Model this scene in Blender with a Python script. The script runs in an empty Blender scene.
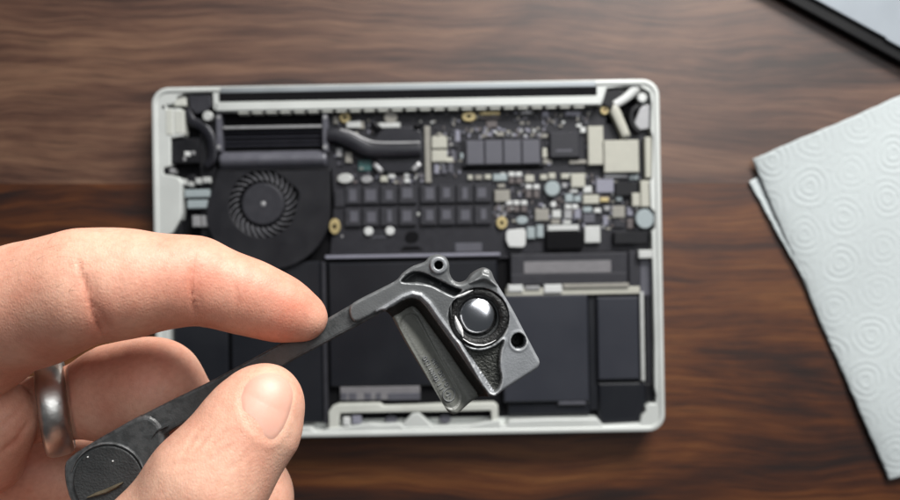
import bpy, bmesh, math, random
import numpy as np
from mathutils import Vector, Matrix
random.seed(7); rng = np.random.default_rng(7)

scene = bpy.context.scene
COL = scene.collection
# ------------------------------------------------------------------ camera, world, light, exposure
H = 0.479                    # camera height over the table (m)
HFOV = math.radians(62.0)
FPX = 450.0 / math.tan(HFOV / 2)      # focal length in photograph pixels (900 wide)
cam = bpy.data.cameras.new('camera'); cam_o = bpy.data.objects.new('camera', cam); COL.objects.link(cam_o)
cam.sensor_width = 36.0; cam.angle = HFOV
cam_o.location = (0, 0, H); cam_o.rotation_euler = (0, 0, 0)
cam.clip_start = 0.005; cam.clip_end = 20
cam.dof.use_dof = True; cam.dof.focus_distance = 0.158; cam.dof.aperture_fstop = 21
scene.camera = cam_o

world = bpy.data.worlds.new('World'); scene.world = world; world.use_nodes = True
bg = world.node_tree.nodes['Background']
bg.inputs[0].default_value = (0.86, 0.93, 1.0, 1); bg.inputs[1].default_value = 0.06

def area(name, loc, target, sx, sy, power, color):
    l = bpy.data.lights.new(name, 'AREA'); l.shape = 'RECTANGLE'; l.size = sx; l.size_y = sy
    l.energy = power; l.color = color
    o = bpy.data.objects.new(name, l); COL.objects.link(o); o.location = loc
    d = Vector(target) - Vector(loc); o.rotation_euler = d.to_track_quat('-Z', 'Y').to_euler()
    return o
area('window_light', (0.48, 1.06, 0.78), (0.02, 0.02, 0.06), 0.70, 0.40, 36.0, (1.0, 0.985, 0.95))
area('overhead_fill_light', (0.36, 0.56, 1.50), (0.05, 0.10, 0.0), 1.1, 0.8, 7.5, (0.97, 0.985, 1.0))  # unseen softbox added overhead for wood sheen and dome reflection

scene.render.engine = 'CYCLES'
scene.view_settings.view_transform = 'Standard'
scene.view_settings.look = 'None'
scene.view_settings.exposure = 0.0; scene.view_settings.gamma = 1.0
scene.view_settings.use_curve_mapping = False
scene.cycles.use_denoising = True

# ------------------------------------------------------------------ helpers
def un(px, py, d):
    """photograph pixel at depth d (m) below the camera -> world point"""
    return Vector(((px - 450) * d / FPX, -(py - 250) * d / FPX, H - d))
def at_z(px, py, z):
    return un(px, py, H - z)

def tag(o, label=None, cat=None, group=None, kind=None):
    if label: o['label'] = label
    if cat: o['category'] = cat
    if group: o['group'] = group
    if kind: o['kind'] = kind
    return o
def empty(name, loc=(0, 0, 0), rz=0, parent=None):
    o = bpy.data.objects.new(name, None); COL.objects.link(o); o.location = loc; o.rotation_euler = (0, 0, rz)
    o.empty_display_size = 0.01
    if parent: o.parent = parent
    return o
def mk(name, verts, faces, mat, parent=None, smooth=False, loc=None):
    me = bpy.data.meshes.new(name); me.from_pydata([tuple(v) for v in verts], [], [tuple(f) for f in faces]); me.update()
    return mko(name, me, mat, parent, smooth, loc)
def mko(name, me, mat, parent=None, smooth=False, loc=None):
    if mat is not None and not me.materials:
        for m in (mat if isinstance(mat, (list, tuple)) else [mat]): me.materials.append(m)
    if smooth: me.polygons.foreach_set('use_smooth', [True] * len(me.polygons))
    o = bpy.data.objects.new(name, me); COL.objects.link(o)
    if parent: o.parent = parent
    if loc is not None: o.location = loc
    return o
def bevel(o, w, seg=2, ang=40):
    b = o.modifiers.new('bevel', 'BEVEL'); b.width = w; b.segments = seg; b.limit_method = 'ANGLE'; b.angle_limit = math.radians(ang)
    b.harden_normals = False
    return o

# ------------------------------------------------------------------ materials
MATS = {}
def nd(nt, typ, **kw):
    n = nt.nodes.new(typ)
    for k, v in kw.items(): setattr(n, k, v)
    return n
def pmat(name, col, rough=0.5, metal=0.0, var=0.15, vscale=60.0, bump=0.0, bscale=900.0, spec=0.5, rvar=0.1, sss=0.0, coat=0.0, tile=(1, 1, 1)):
    m = bpy.data.materials.new(name); m.use_nodes = True; nt = m.node_tree
    b = nt.nodes['Principled BSDF']
    b.inputs['Metallic'].default_value = metal; b.inputs['Specular IOR Level'].default_value = spec
    if coat: b.inputs['Coat Weight'].default_value = coat; b.inputs['Coat Roughness'].default_value = 0.15
    if sss:
        b.inputs['Subsurface Weight'].default_value = sss; b.inputs['Subsurface Radius'].default_value = (0.002, 0.001, 0.001)
        b.inputs['Subsurface Scale'].default_value = 0.3
    tc = nd(nt, 'ShaderNodeTexCoord'); mp = nd(nt, 'ShaderNodeMapping'); mp.inputs['Scale'].default_value = tile
    nt.links.new(tc.outputs['Object'], mp.inputs[0])
    n = nd(nt, 'ShaderNodeTexNoise'); n.inputs['Scale'].default_value = vscale; n.inputs['Detail'].default_value = 5
    nt.links.new(mp.outputs[0], n.inputs['Vector'])
    r = nd(nt, 'ShaderNodeMix', data_type='RGBA')
    lo = [c * (1 - var) for c in col]; hi = [min(1, c * (1 + var)) for c in col]
    r.inputs[6].default_value = (*lo, 1); r.inputs[7].default_value = (*hi, 1)
    nt.links.new(n.outputs['Fac'], r.inputs[0]); nt.links.new(r.outputs[2], b.inputs['Base Color'])
    mr = nd(nt, 'ShaderNodeMapRange'); mr.inputs[3].default_value = max(0.03, rough - rvar); mr.inputs[4].default_value = min(1, rough + rvar)
    mr.inputs[1].default_value = 0.3; mr.inputs[2].default_value = 0.7
    nt.links.new(n.outputs['Fac'], mr.inputs[0]); nt.links.new(mr.outputs[0], b.inputs['Roughness'])
    if bump:
        n2 = nd(nt, 'ShaderNodeTexNoise'); n2.inputs['Scale'].default_value = bscale; n2.inputs['Detail'].default_value = 4
        nt.links.new(mp.outputs[0], n2.inputs['Vector'])
        bp = nd(nt, 'ShaderNodeBump'); bp.inputs['Strength'].default_value = bump; bp.inputs['Distance'].default_value = 0.0004
        nt.links.new(n2.outputs['Fac'], bp.inputs['Height']); nt.links.new(bp.outputs[0], b.inputs['Normal'])
    MATS[name] = m
    return m
M = MATS
def worn(name, col, amount=0.8, lo=0.515, hi=0.56):
    nt = M[name].node_tree; b = nt.nodes['Principled BSDF']; src = b.inputs['Base Color'].links[0].from_socket
    g = nd(nt, 'ShaderNodeNewGeometry'); mr = nd(nt, 'ShaderNodeMapRange'); mr.inputs[1].default_value = lo; mr.inputs[2].default_value = hi; mr.inputs[4].default_value = amount
    nt.links.new(g.outputs['Pointiness'], mr.inputs[0]); mx = nd(nt, 'ShaderNodeMix', data_type='RGBA'); mx.inputs[7].default_value = (*col, 1)
    n = nd(nt, 'ShaderNodeTexNoise'); n.inputs['Scale'].default_value = 700; tc = nd(nt, 'ShaderNodeTexCoord'); nt.links.new(tc.outputs['Object'], n.inputs['Vector'])
    k = nd(nt, 'ShaderNodeMapRange'); k.inputs[1].default_value = 0.35; k.inputs[2].default_value = 0.55; nt.links.new(n.outputs['Fac'], k.inputs[0])
    mm = nd(nt, 'ShaderNodeMath', operation='MULTIPLY'); nt.links.new(mr.outputs[0], mm.inputs[0]); nt.links.new(k.outputs[0], mm.inputs[1])
    nt.links.new(mm.outputs[0], mx.inputs[0]); nt.links.new(src, mx.inputs[6]); nt.links.new(mx.outputs[2], b.inputs['Base Color'])
pmat('aluminium', (0.55, 0.57, 0.555), 0.48, 0.25, 0.05, 40, 0.08, 4000)
pmat('aluminium_inner', (0.52, 0.53, 0.49), 0.5, 0.15, 0.08, 90, 0.08, 3000)
pmat('lid_metal', (0.32, 0.35, 0.37), 0.4, 0.5, 0.06, 40)
pmat('black_sheet', (0.0045, 0.0045, 0.0055), 0.75, 0, 0.3, 120, 0.1, 1500, spec=0.1)
pmat('black_plastic', (0.008, 0.008, 0.010), 0.45, 0, 0.25, 120, 0.15, 2500, spec=0.3)
pmat('fan_plastic', (0.013, 0.013, 0.016), 0.45, 0, 0.15, 80, 0.12, 3000, spec=0.3)
pmat('heatsink', (0.016, 0.016, 0.021), 0.36, 0.3, 0.2, 80, 0.08, 2500)
pmat('fin_metal', (0.05, 0.05, 0.065), 0.35, 0.6, 0.2, 80)
pmat('board', (0.018, 0.018, 0.023), 0.5, 0, 0.3, 300, 0.25, 1800, spec=0.3)
pmat('chip_dark', (0.028, 0.028, 0.034), 0.5, 0, 0.2, 200, 0.1, 3000, spec=0.3)
pmat('chip_grey', (0.085, 0.085, 0.103), 0.42, 0.1, 0.15, 150, 0.08, 2500)
pmat('blade_grey', (0.15, 0.15, 0.165), 0.4, 0.1, 0.1, 80)
pmat('chip_lavender', (0.22, 0.22, 0.27), 0.42, 0.1, 0.12, 150)
pmat('cream', (0.40, 0.395, 0.345), 0.45, 0, 0.1, 200, 0.1, 2500)
pmat('beige', (0.25, 0.24, 0.215), 0.45, 0.1, 0.15, 200, 0.1, 2500)
pmat('white_part', (0.52, 0.53, 0.53), 0.42, 0, 0.06, 200)
pmat('pale_blue', (0.29, 0.335, 0.35), 0.38, 0.1, 0.1, 200)
pmat('silver', (0.52, 0.53, 0.52), 0.38, 0.35, 0.08, 200)
pmat('dull_silver', (0.33, 0.33, 0.34), 0.4, 0.4, 0.15, 200)
pmat('brown_part', (0.10, 0.085, 0.085), 0.5, 0, 0.2, 200)
pmat('gold', (0.52, 0.42, 0.21), 0.35, 0.45, 0.12, 300)
pmat('copper_red', (0.30, 0.08, 0.04), 0.4, 0.4, 0.12, 300)
pmat('teal_part', (0.03, 0.09, 0.09), 0.5, 0, 0.2, 200)
pmat('battery_dark', (0.0095, 0.0105, 0.014), 0.42, 0, 0.12, 30, 0.12, 500, coat=0.15, spec=0.3)
pmat('battery_slate', (0.026, 0.028, 0.037), 0.45, 0, 0.1, 30, 0.12, 500, spec=0.3)
pmat('label_grey', (0.16, 0.155, 0.165), 0.5, 0, 0.35, 160, tile=(1, 6, 1))
pmat('bracket_grey', (0.112, 0.117, 0.120), 0.42, 0.15, 0.25, 220, 0.14, 2300)
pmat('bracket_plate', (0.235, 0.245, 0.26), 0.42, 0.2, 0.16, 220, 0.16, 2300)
pmat('bracket_floor', (0.125, 0.128, 0.116), 0.42, 0, 0.22, 220, 0.28, 1700)
pmat('bracket_wall', (0.016, 0.0125, 0.0105), 0.5, 0, 0.35, 260, 0.3, 1500)  # near-black, so the channel wall carries its shade in the colour
pmat('bracket_dark', (0.042, 0.045, 0.046), 0.42, 0, 0.25, 220, 0.18, 2200)
pmat('pad_dark', (0.028, 0.030, 0.031), 0.55, 0, 0.25, 300, 0.4, 2200)
worn('bracket_grey', (0.42, 0.43, 0.44)); worn('bracket_plate', (0.5, 0.51, 0.52)); worn('bracket_dark', (0.16, 0.165, 0.17), 0.7)
pmat('rubber_hole_shade', (0.011, 0.011, 0.011), 0.5, 0, 0.35, 500, 1.0, 1500)  # black rubber; also paints the shade inside the bracket's holes
pmat('grit', (0.030, 0.032, 0.028), 0.6, 0, 0.5, 700, 1.6, 1300)
pmat('glue', (0.62, 0.62, 0.62), 0.3, 0, 0.1, 500, 0.5, 1200)
pmat('steel_ball', (0.80, 0.81, 0.85), 0.22, 1.0, 0.02, 60, 0.02, 800, rvar=0.03)
pmat('ring_metal', (0.62, 0.61, 0.58), 0.36, 1.0, 0.08, 300, 0.12, 900)
pmat('brass_wear', (0.11, 0.09, 0.06), 0.4, 0.3, 0.3, 400, 0.4, 1500)
pmat('cover_grey', (0.27, 0.30, 0.335), 0.45, 0.15, 0.04, 40)
pmat('cover_black', (0.005, 0.005, 0.006), 0.6, 0, 0.2, 40, spec=0.2)

def wood_mat():
    m = bpy.data.materials.new('walnut'); m.use_nodes = True; nt = m.node_tree; b = nt.nodes['Principled BSDF']
    L = nt.links.new
    tc = nd(nt, 'ShaderNodeTexCoord'); oi = nd(nt, 'ShaderNodeObjectInfo')
    off = nd(nt, 'ShaderNodeVectorMath', operation='SCALE'); cx = nd(nt, 'ShaderNodeCombineXYZ')
    L(oi.outputs['Random'], cx.inputs[0]); L(oi.outputs['Random'], cx.inputs[2]); L(cx.outputs[0], off.inputs[0]); off.inputs['Scale'].default_value = 7.3
    add = nd(nt, 'ShaderNodeVectorMath', operation='ADD'); L(tc.outputs['Object'], add.inputs[0]); L(off.outputs[0], add.inputs[1])
    # swirl the grain
    wn = nd(nt, 'ShaderNodeTexNoise'); wn.inputs['Scale'].default_value = 4.5; wn.inputs['Detail'].default_value = 3.0
    wm = nd(nt, 'ShaderNodeMapping'); wm.inputs['Scale'].default_value = (1.0, 1.6, 1); L(add.outputs[0], wm.inputs[0]); L(wm.outputs[0], wn.inputs['Vector'])
    wc = nd(nt, 'ShaderNodeVectorMath', operation='SUBTRACT'); L(wn.outputs['Color'], wc.inputs[0]); wc.inputs[1].default_value = (0.5, 0.5, 0.5)
    ws = nd(nt, 'ShaderNodeVectorMath', operation='MULTIPLY'); L(wc.outputs[0], ws.inputs[0]); ws.inputs[1].default_value = (0.03, 0.050, 0)
    p = nd(nt, 'ShaderNodeVectorMath', operation='ADD'); L(add.outputs[0], p.inputs[0]); L(ws.outputs[0], p.inputs[1])
    def noise(sx, sy, det, rough=0.55, dist=0.0):
        mp = nd(nt, 'ShaderNodeMapping'); mp.inputs['Scale'].default_value = (sx, sy, 1); L(p.outputs[0], mp.inputs[0])
        n = nd(nt, 'ShaderNodeTexNoise'); n.inputs['Scale'].default_value = 1; n.inputs['Detail'].default_value = det
        n.inputs['Roughness'].default_value = rough; n.inputs['Distortion'].default_value = dist
        L(mp.outputs[0], n.inputs['Vector']); return n
    a = noise(4.5, 40, 8, 0.68, 0.35); c = noise(16, 900, 4, 0.65); t = noise(3.0, 11, 5, 0.6, 0.6); f = noise(8, 190, 6, 0.7)
    pore = noise(30, 1500, 2, 0.5)
    def mul(x, k):
        q = nd(nt, 'ShaderNodeMath', operation='MULTIPLY'); L(x, q.inputs[0]); q.inputs[1].default_value = k; return q.outputs[0]
    def addm(x, y):
        q = nd(nt, 'ShaderNodeMath', operation='ADD'); L(x, q.inputs[0]); L(y, q.inputs[1]); return q.outputs[0]
    v = addm(addm(mul(a.outputs['Fac'], 0.34), mul(t.outputs['Fac'], 0.44)), addm(mul(c.outputs['Fac'], 0.14), mul(f.outputs['Fac'], 0.22)))
    cr = nd(nt, 'ShaderNodeValToRGB'); L(v, cr.inputs[0]); e = cr.color_ramp.elements
    e[0].position = 0.47; e[0].color = (0.013, 0.0042, 0.0025, 1)
    e[1].position = 0.78; e[1].color = (0.30, 0.155, 0.080, 1)
    for pos, colr in ((0.52, (0.044, 0.0152, 0.0080, 1)), (0.575, (0.100, 0.039, 0.0200, 1)), (0.65, (0.185, 0.086, 0.044, 1))):
        x = e.new(pos); x.color = colr
    # dark open pores along the grain
    pr = nd(nt, 'ShaderNodeMapRange'); L(pore.outputs['Fac'], pr.inputs[0]); pr.inputs[1].default_value = 0.33; pr.inputs[2].default_value = 0.42; pr.inputs[3].default_value = 0.5; pr.inputs[4].default_value = 1.0
    pm = nd(nt, 'ShaderNodeMix', data_type='RGBA', blend_type='MULTIPLY'); pm.inputs[0].default_value = 1.0; L(cr.outputs[0], pm.inputs[6]); L(pr.outputs[0], pm.inputs[7])
    # per-plank tone
    hs = nd(nt, 'ShaderNodeHueSaturation'); L(pm.outputs[2], hs.inputs['Color'])
    at = nd(nt, 'ShaderNodeAttribute', attribute_type='OBJECT', attribute_name='tone_saturation'); L(at.outputs['Fac'], hs.inputs['Saturation'])
    av = nd(nt, 'ShaderNodeAttribute', attribute_type='OBJECT', attribute_name='tone_value'); L(av.outputs['Fac'], hs.inputs['Value'])
    L(hs.outputs[0], b.inputs['Base Color'])
    mr = nd(nt, 'ShaderNodeMapRange'); L(c.outputs['Fac'], mr.inputs[0]); mr.inputs[3].default_value = 0.42; mr.inputs[4].default_value = 0.58
    L(mr.outputs[0], b.inputs['Roughness']); b.inputs['Specular IOR Level'].default_value = 0.6
    b.inputs['Coat Weight'].default_value = 0.35; b.inputs['Coat Roughness'].default_value = 0.42
    bp = nd(nt, 'ShaderNodeBump'); bp.inputs['Strength'].default_value = 0.12; bp.inputs['Distance'].default_value = 0.0004
    L(addm(c.outputs['Fac'], f.outputs['Fac']), bp.inputs['Height']); L(bp.outputs[0], b.inputs['Normal'])
    return m
M['walnut'] = wood_mat()

def paper_mat():
    m = pmat('paper', (0.49, 0.532, 0.542), 0.85, 0, 0.03, 25, 0.5, 1400, spec=0.2)
    m.node_tree.nodes['Principled BSDF'].inputs['Subsurface Weight'].default_value = 0.0
    return m
paper_mat()

def skin_mat():
    m = bpy.data.materials.new('skin'); m.use_nodes = True; nt = m.node_tree; b = nt.nodes['Principled BSDF']; L = nt.links.new
    tc = nd(nt, 'ShaderNodeTexCoord')
    def noise(s, det):
        n = nd(nt, 'ShaderNodeTexNoise'); n.inputs['Scale'].default_value = s; n.inputs['Detail'].default_value = det; L(tc.outputs['Object'], n.inputs['Vector']); return n
    at = nd(nt, 'ShaderNodeAttribute', attribute_name='redness')
    n1 = noise(130, 6); n2 = noise(750, 4); n4 = noise(2600, 3)
    mx = nd(nt, 'ShaderNodeMix', data_type='RGBA'); mx.inputs[6].default_value = (0.710, 0.425, 0.310, 1); mx.inputs[7].default_value = (0.600, 0.200, 0.130, 1)
    ma = nd(nt, 'ShaderNodeMath', operation='MULTIPLY_ADD'); L(n1.outputs['Fac'], ma.inputs[0]); ma.inputs[1].default_value = 1.0; ma.inputs[2].default_value = -0.42
    ad = nd(nt, 'ShaderNodeMath', operation='ADD', use_clamp=True); L(ma.outputs[0], ad.inputs[0]); L(at.outputs['Fac'], ad.inputs[1])
    L(ad.outputs[0], mx.inputs[0])
    m2 = nd(nt, 'ShaderNodeMix', data_type='RGBA', blend_type='MULTIPLY'); m2.inputs[0].default_value = 0.32
    L(mx.outputs[2], m2.inputs[6])
    cr = nd(nt, 'ShaderNodeValToRGB'); L(n2.outputs['Fac'], cr.inputs[0]); cr.color_ramp.elements[0].position = 0.3; cr.color_ramp.elements[0].color = (0.72, 0.62, 0.58, 1); cr.color_ramp.elements[1].position = 0.6
    L(cr.outputs[0], m2.inputs[7]); L(m2.outputs[2], b.inputs['Base Color'])
    b.inputs['Subsurface Weight'].default_value = 0.22; b.inputs['Subsurface Radius'].default_value = (1.0, 0.36, 0.2); b.inputs['Subsurface Scale'].default_value = 0.0022
    rm = nd(nt, 'ShaderNodeMapRange'); rm.inputs[1].default_value = 0.3; rm.inputs[2].default_value = 0.7; rm.inputs[3].default_value = 0.46; rm.inputs[4].default_value = 0.64; L(n4.outputs['Fac'], rm.inputs[0]); L(rm.outputs[0], b.inputs['Roughness'])
    b.inputs['Specular IOR Level'].default_value = 0.45
    vo = nd(nt, 'ShaderNodeTexVoronoi', feature='DISTANCE_TO_EDGE'); vo.inputs['Scale'].default_value = 1900; 
    mp = nd(nt, 'ShaderNodeMapping'); mp.inputs['Scale'].default_value = (1.0, 0.62, 1); mp.inputs['Rotation'].default_value = (0, 0, 0.5)
    L(tc.outputs['Object'], mp.inputs[0]); L(mp.outputs[0], vo.inputs['Vector'])
    n3 = noise(1700, 4)
    cm = nd(nt, 'ShaderNodeMath', operation='MULTIPLY_ADD'); L(vo.outputs['Distance'], cm.inputs[0]); cm.inputs[1].default_value = 0.9; L(n3.outputs['Fac'], cm.inputs[2])
    bp = nd(nt, 'ShaderNodeBump'); bp.inputs['Strength'].default_value = 0.45; bp.inputs['Distance'].default_value = 0.00016
    L(cm.outputs[0], bp.inputs['Height']); L(bp.outputs[0], b.inputs['Normal'])
    return m
M['skin'] = skin_mat()
nm = pmat('nail', (0.63, 0.345, 0.265), 0.48, 0, 0.06, 90, 0.08, 900)
nm.node_tree.nodes['Principled BSDF'].inputs['Subsurface Weight'].default_value = 0.2
nm.node_tree.nodes['Principled BSDF'].inputs['Subsurface Radius'].default_value = (1, 0.4, 0.25)
nm.node_tree.nodes['Principled BSDF'].inputs['Subsurface Scale'].default_value = 0.0015

# ------------------------------------------------------------------ table
table = empty('table_top', (0, 0, 0)); tag(table, 'dark walnut brown wooden table top of wide planks', 'table', kind='structure')
def plank(y0, y1, sat, val):
    x0, x1 = -0.75, 0.75; g = 0.00003; c = 0.00012
    V = [(x0, y0 + g, -0.02), (x1, y0 + g, -0.02), (x1, y1 - g, -0.02), (x0, y1 - g, -0.02),
         (x0, y0 + g, -c), (x1, y0 + g, -c), (x1, y1 - g, -c), (x0, y1 - g, -c),
         (x0, y0 + g + c, 0), (x1, y0 + g + c, 0), (x1, y1 - g - c, 0), (x0, y1 - g - c, 0)]
    F = [(3, 2, 1, 0)] + [(i, (i + 1) % 4, 4 + (i + 1) % 4, 4 + i) for i in range(4)] + [(4 + i, 4 + (i + 1) % 4, 8 + (i + 1) % 4, 8 + i) for i in range(4)] + [(8, 9, 10, 11)]
    o = mk('plank', V, F, M['walnut'], table); o['tone_saturation'] = sat; o['tone_value'] = val
    return o
ys = at_z(0, 184, 0).y
for k, (sat, val) in zip((-3, -2, -1, 0, 1, 2), ((1, 1), (1.0, 0.9), (1.22, 0.80), (0.92, 0.78), (0.95, 1.05), (1, 1))):
    plank(ys + 0.205 * k, ys + 0.205 * (k + 1), sat, val)

# ------------------------------------------------------------------ laptop
LROT = math.radians(1.0)
LC = at_z(408.2, 259.5, 0.018)
laptop = empty('laptop', (LC.x, LC.y, 0), LROT)
tag(laptop, 'opened laptop lying face down with bottom cover off, showing fan, circuit board and batteries', 'laptop')
_c, _s = math.cos(-LROT), math.sin(-LROT)
def LP(px, py, z):
    w = at_z(px, py, z); x, y = w.x - LC.x, w.y - LC.y
    return Vector((x * _c - y * _s, x * _s + y * _c, z))
def sc(z): return (H - z) / FPX          # metres per pixel at height z

def prism(name, loops, z0, z1, mat, parent, bev=0.0, px=True, seg=2, smooth=False):
    """filled outline (first loop outer, others holes), extruded z0..z1; loops in photo px or local metres"""
    bm = bmesh.new(); edges = []
    for lp in loops:
        pts = [LP(a, b, z1) for a, b in lp] if px else [Vector((a, b, z1)) for a, b in lp]
        vs = [bm.verts.new((p.x, p.y, z1)) for p in pts]
        edges += [bm.edges.new((vs[i], vs[(i + 1) % len(vs)])) for i in range(len(vs))]
    r = bmesh.ops.triangle_fill(bm, use_beauty=True, use_dissolve=False, edges=edges)
    fs = [f for f in bm.faces]
    bmesh.ops.recalc_face_normals(bm, faces=fs)
    if sum(f.normal.z for f in fs) < 0: bmesh.ops.reverse_faces(bm, faces=fs)
    bmesh.ops.dissolve_limit(bm, angle_limit=0.01, verts=bm.verts, edges=bm.edges)
    fs = [f for f in bm.faces]
    ex = bmesh.ops.extrude_face_region(bm, geom=fs)
    nv = [g for g in ex['geom'] if isinstance(g, bmesh.types.BMVert)]
    # new faces become the top, old ones the bottom
    for v in bm.verts:
        if v not in set(nv): pass
    nvs = set(nv)
    for v in bm.verts:
        v.co.z = z1 if v in nvs else z0
    for f in fs:
        if f.is_valid: f.normal_flip()
    bmesh.ops.recalc_face_normals(bm, faces=bm.faces)
    me = bpy.data.meshes.new(name); bm.to_mesh(me); bm.free()
    o = mko(name, me, mat, parent, smooth)
    if bev: bevel(o, bev, seg)
    return o
def rrect(x0, y0, x1, y1, r, n=8):
    P = []
    for cx, cy, a0 in ((x1 - r, y1 - r, 0), (x0 + r, y1 - r, 90), (x0 + r, y0 + r, 180), (x1 - r, y0 + r, 270)):
        for i in range(n + 1):
            a = math.radians(a0 + 90 * i / n); P.append((cx + r * math.cos(a), cy + r * math.sin(a)))
    return P
def box(name, x0, y0, x1, y1, z0, z1, mat, parent, ch=0.35, rot=0.0, top=1.0):
    """chamfered block seen at photo px rectangle; heights in mm"""
    z0 *= .001; z1 *= .001; ch *= .001
    c = LP((x0 + x1) / 2, (y0 + y1) / 2, z1); w = abs(x1 - x0) * sc(z1) / 2; h = abs(y1 - y0) * sc(z1) / 2
    ch = min(ch, w * .45, h * .45, (z1 - z0) * .6)
    def ring(dx, dy, z): return [(-dx, -dy, z), (dx, -dy, z), (dx, dy, z), (-dx, dy, z)]
    V = ring(w, h, z0) + ring(w, h, z1 - ch) + ring((w - ch) * top, (h - ch) * top, z1)
    F = [(3, 2, 1, 0)] + [(i, (i + 1) % 4, 4 + (i + 1) % 4, 4 + i) for i in range(4)] + [(4 + i, 4 + (i + 1) % 4, 8 + (i + 1) % 4, 8 + i) for i in range(4)] + [(8, 9, 10, 11)]
    o = mk(name, V, F, M[mat], parent); o.location = (c.x, c.y, 0); o.rotation_euler = (0, 0, rot)
    return o
def disc(name, px, py, rx, ry, z0, z1, mat, parent, ch=0.4, n=20, hole=0.0, holemat=None, rot=0.0, dome=0.0):
    z0 *= .001; z1 *= .001; ch *= .001
    c = LP(px, py, z1); s = sc(z1); rx *= s; ry *= s; ch = min(ch, rx * .5, ry * .5, (z1 - z0) * .7)
    prof = [(1, 1, z0), (1, 1, z1 - ch), (1 - ch / rx, 1 - ch / ry, z1)]
    if hole: prof += [(hole, hole, z1), (hole, hole, z1 - 0.0012), (0.001, 0.001, z1 - 0.0012)]
    elif dome: prof += [(0.6, 0.6, z1 + dome * .0007), (0.3, 0.3, z1 + dome * .00095), (0.001, 0.001, z1 + dome * .001)]
    else: prof += [(0.001, 0.001, z1)]
    V = []; F = []
    for k, (a, b, z) in enumerate(prof):
        for i in range(n):
            t = 2 * math.pi * i / n; V.append((rx * a * math.cos(t), ry * b * math.sin(t), z))
            if k: F.append(((k - 1) * n + i, (k - 1) * n + (i + 1) % n, k * n + (i + 1) % n, k * n + i))
    o = mk(name, V, F, M[mat], parent, smooth=bool(dome)); o.location = (c.x, c.y, 0); o.rotation_euler = (0, 0, rot)
    if hole:
        if holemat:
            o.data.materials.append(M[holemat])
            for p in o.data.polygons[-2 * n:]: p.material_index = 1
    return o
def ribbon(name, path, width, z0, z1, mat, parent, ch=0.8, n=10):
    """flattened tube following px path (Catmull-Rom); widths px; heights mm"""
    z0 *= .001; z1 *= .001; ch *= .001
    P = [np.array(p, float) for p in path]; pts = []; ws = []
    W = width if isinstance(width, (list, tuple)) else [width] * len(P)
    for i in range(len(P) - 1):
        p0, p1, p2, p3 = P[max(i - 1, 0)], P[i], P[i + 1], P[min(i + 2, len(P) - 1)]
        for k in range(n + (1 if i == len(P) - 2 else 0)):
            t = k / n
            pts.append(0.5 * ((2 * p1) + (-p0 + p2) * t + (2 * p0 - 5 * p1 + 4 * p2 - p3) * t * t + (-p0 + 3 * p1 - 3 * p2 + p3) * t ** 3)); ws.append(W[i] * (1 - t) + W[i + 1] * t)
    V = []; F = []; s = sc(z1)
    for i, p in enumerate(pts):
        q = pts[min(i + 1, len(pts) - 1)] - pts[max(i - 1, 0)]; q = q / np.linalg.norm(q); nrm = np.array((-q[1], q[0]))
        w = ws[i] / 2; c = ch / s
        for off, z in ((-w, z0), (-w, z1 - ch), (-w + c * .35, z1 - ch * .35), (-w + c, z1), (w - c, z1), (w - c * .35, z1 - ch * .35), (w, z1 - ch), (w, z0)):
            a = p + nrm * off; g = LP(a[0], a[1], z1); V.append((g.x, g.y, z))
        if i:
            b0, b1 = (i - 1) * 8, i * 8
            for k in range(8): F.append((b0 + k, b0 + (k + 1) % 8, b1 + (k + 1) % 8, b1 + k))
    F.append(tuple(range(8))); F.append(tuple(range(len(V) - 1, len(V) - 9, -1)))
    me = bpy.data.meshes.new(name); me.from_pydata(V, [], F); bm = bmesh.new(); bm.from_mesh(me); bmesh.ops.recalc_face_normals(bm, faces=bm.faces); bm.to_mesh(me); bm.free()
    return mko(name, me, M[mat], parent, True)

HW, HH = 508.5 * sc(.018) / 2, 353 * sc(.018) / 2
RC = 17 * sc(.018)
def inset(d): return rrect(-HW + d, -HH + d, HW - d, HH - d, max(RC - d, 0.001))
# lid under the case
o = prism('lid', [inset(0.0006)], 0.0012, 0.0058, M['lid_metal'], laptop, 0.0012, px=False)
for a, b in ((-0.13, 0.09), (0.13, 0.09), (-0.13, -0.09), (0.13, -0.09)):
    pass
o = prism('screen_gasket', [inset(0.012)], 0.0, 0.0016, M['black_sheet'], laptop, px=False)
# case: floor, outer rim and inner ledge with the irregular opening
case = prism('case', [inset(0.0)], 0.0062, 0.0085, M['aluminium'], laptop, 0.0008, px=False)
def loc_of(pts): return [(LP(a, b, .018).x, LP(a, b, .018).y) for a, b in pts]
def curve_pts(pts, n=3):
    return pts
# the rim is open at the top between the two hinge corners
xl, xr = LP(219, 95, .018).x, LP(599, 90, .018).x
yb = LP(408, 101, .018).y
rim_out = inset(0.0); rim_in = inset(0.0042)
ytop_cut = LP(408, 87, .018).y
ledge_in = [(221, 108), (300, 107), (400, 105.5), (500, 103.5), (593, 102), (601, 106), (604, 98), (607, 88), (625, 86), (640, 86), (650, 92), (652, 104), (651, 130), (653, 137), (652, 178), (650, 182), (651, 208), (655, 212), (655, 228), (652, 232), (653, 262), (654, 300),
            (655, 340), (655, 388), (657, 396), (656, 404), (650, 404), (646, 407), (646, 412), (642, 417), (640, 424), (604, 426), (598, 419), (545, 419.5), (509, 421), (506, 426), (501, 426), (499, 420), (470, 426), (436, 427), (404, 428), (400, 424), (382, 425), (370, 424), (342, 428), (328, 429), (322, 432), (314, 431), (310, 428), (230, 429), (172, 430), (169, 360),
            (168, 300), (167, 244), (166, 236), (172, 233), (180, 219), (181, 214), (181, 182), (178, 177), (171, 175), (163, 174), (163, 168), (170, 166), (170, 138), (183, 136), (183, 120), (180, 108), (166, 108), (165, 105), (174, 103), (176, 97), (184, 93), (212, 92), (213, 110)]
ledge_out = inset(0.0022)
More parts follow.
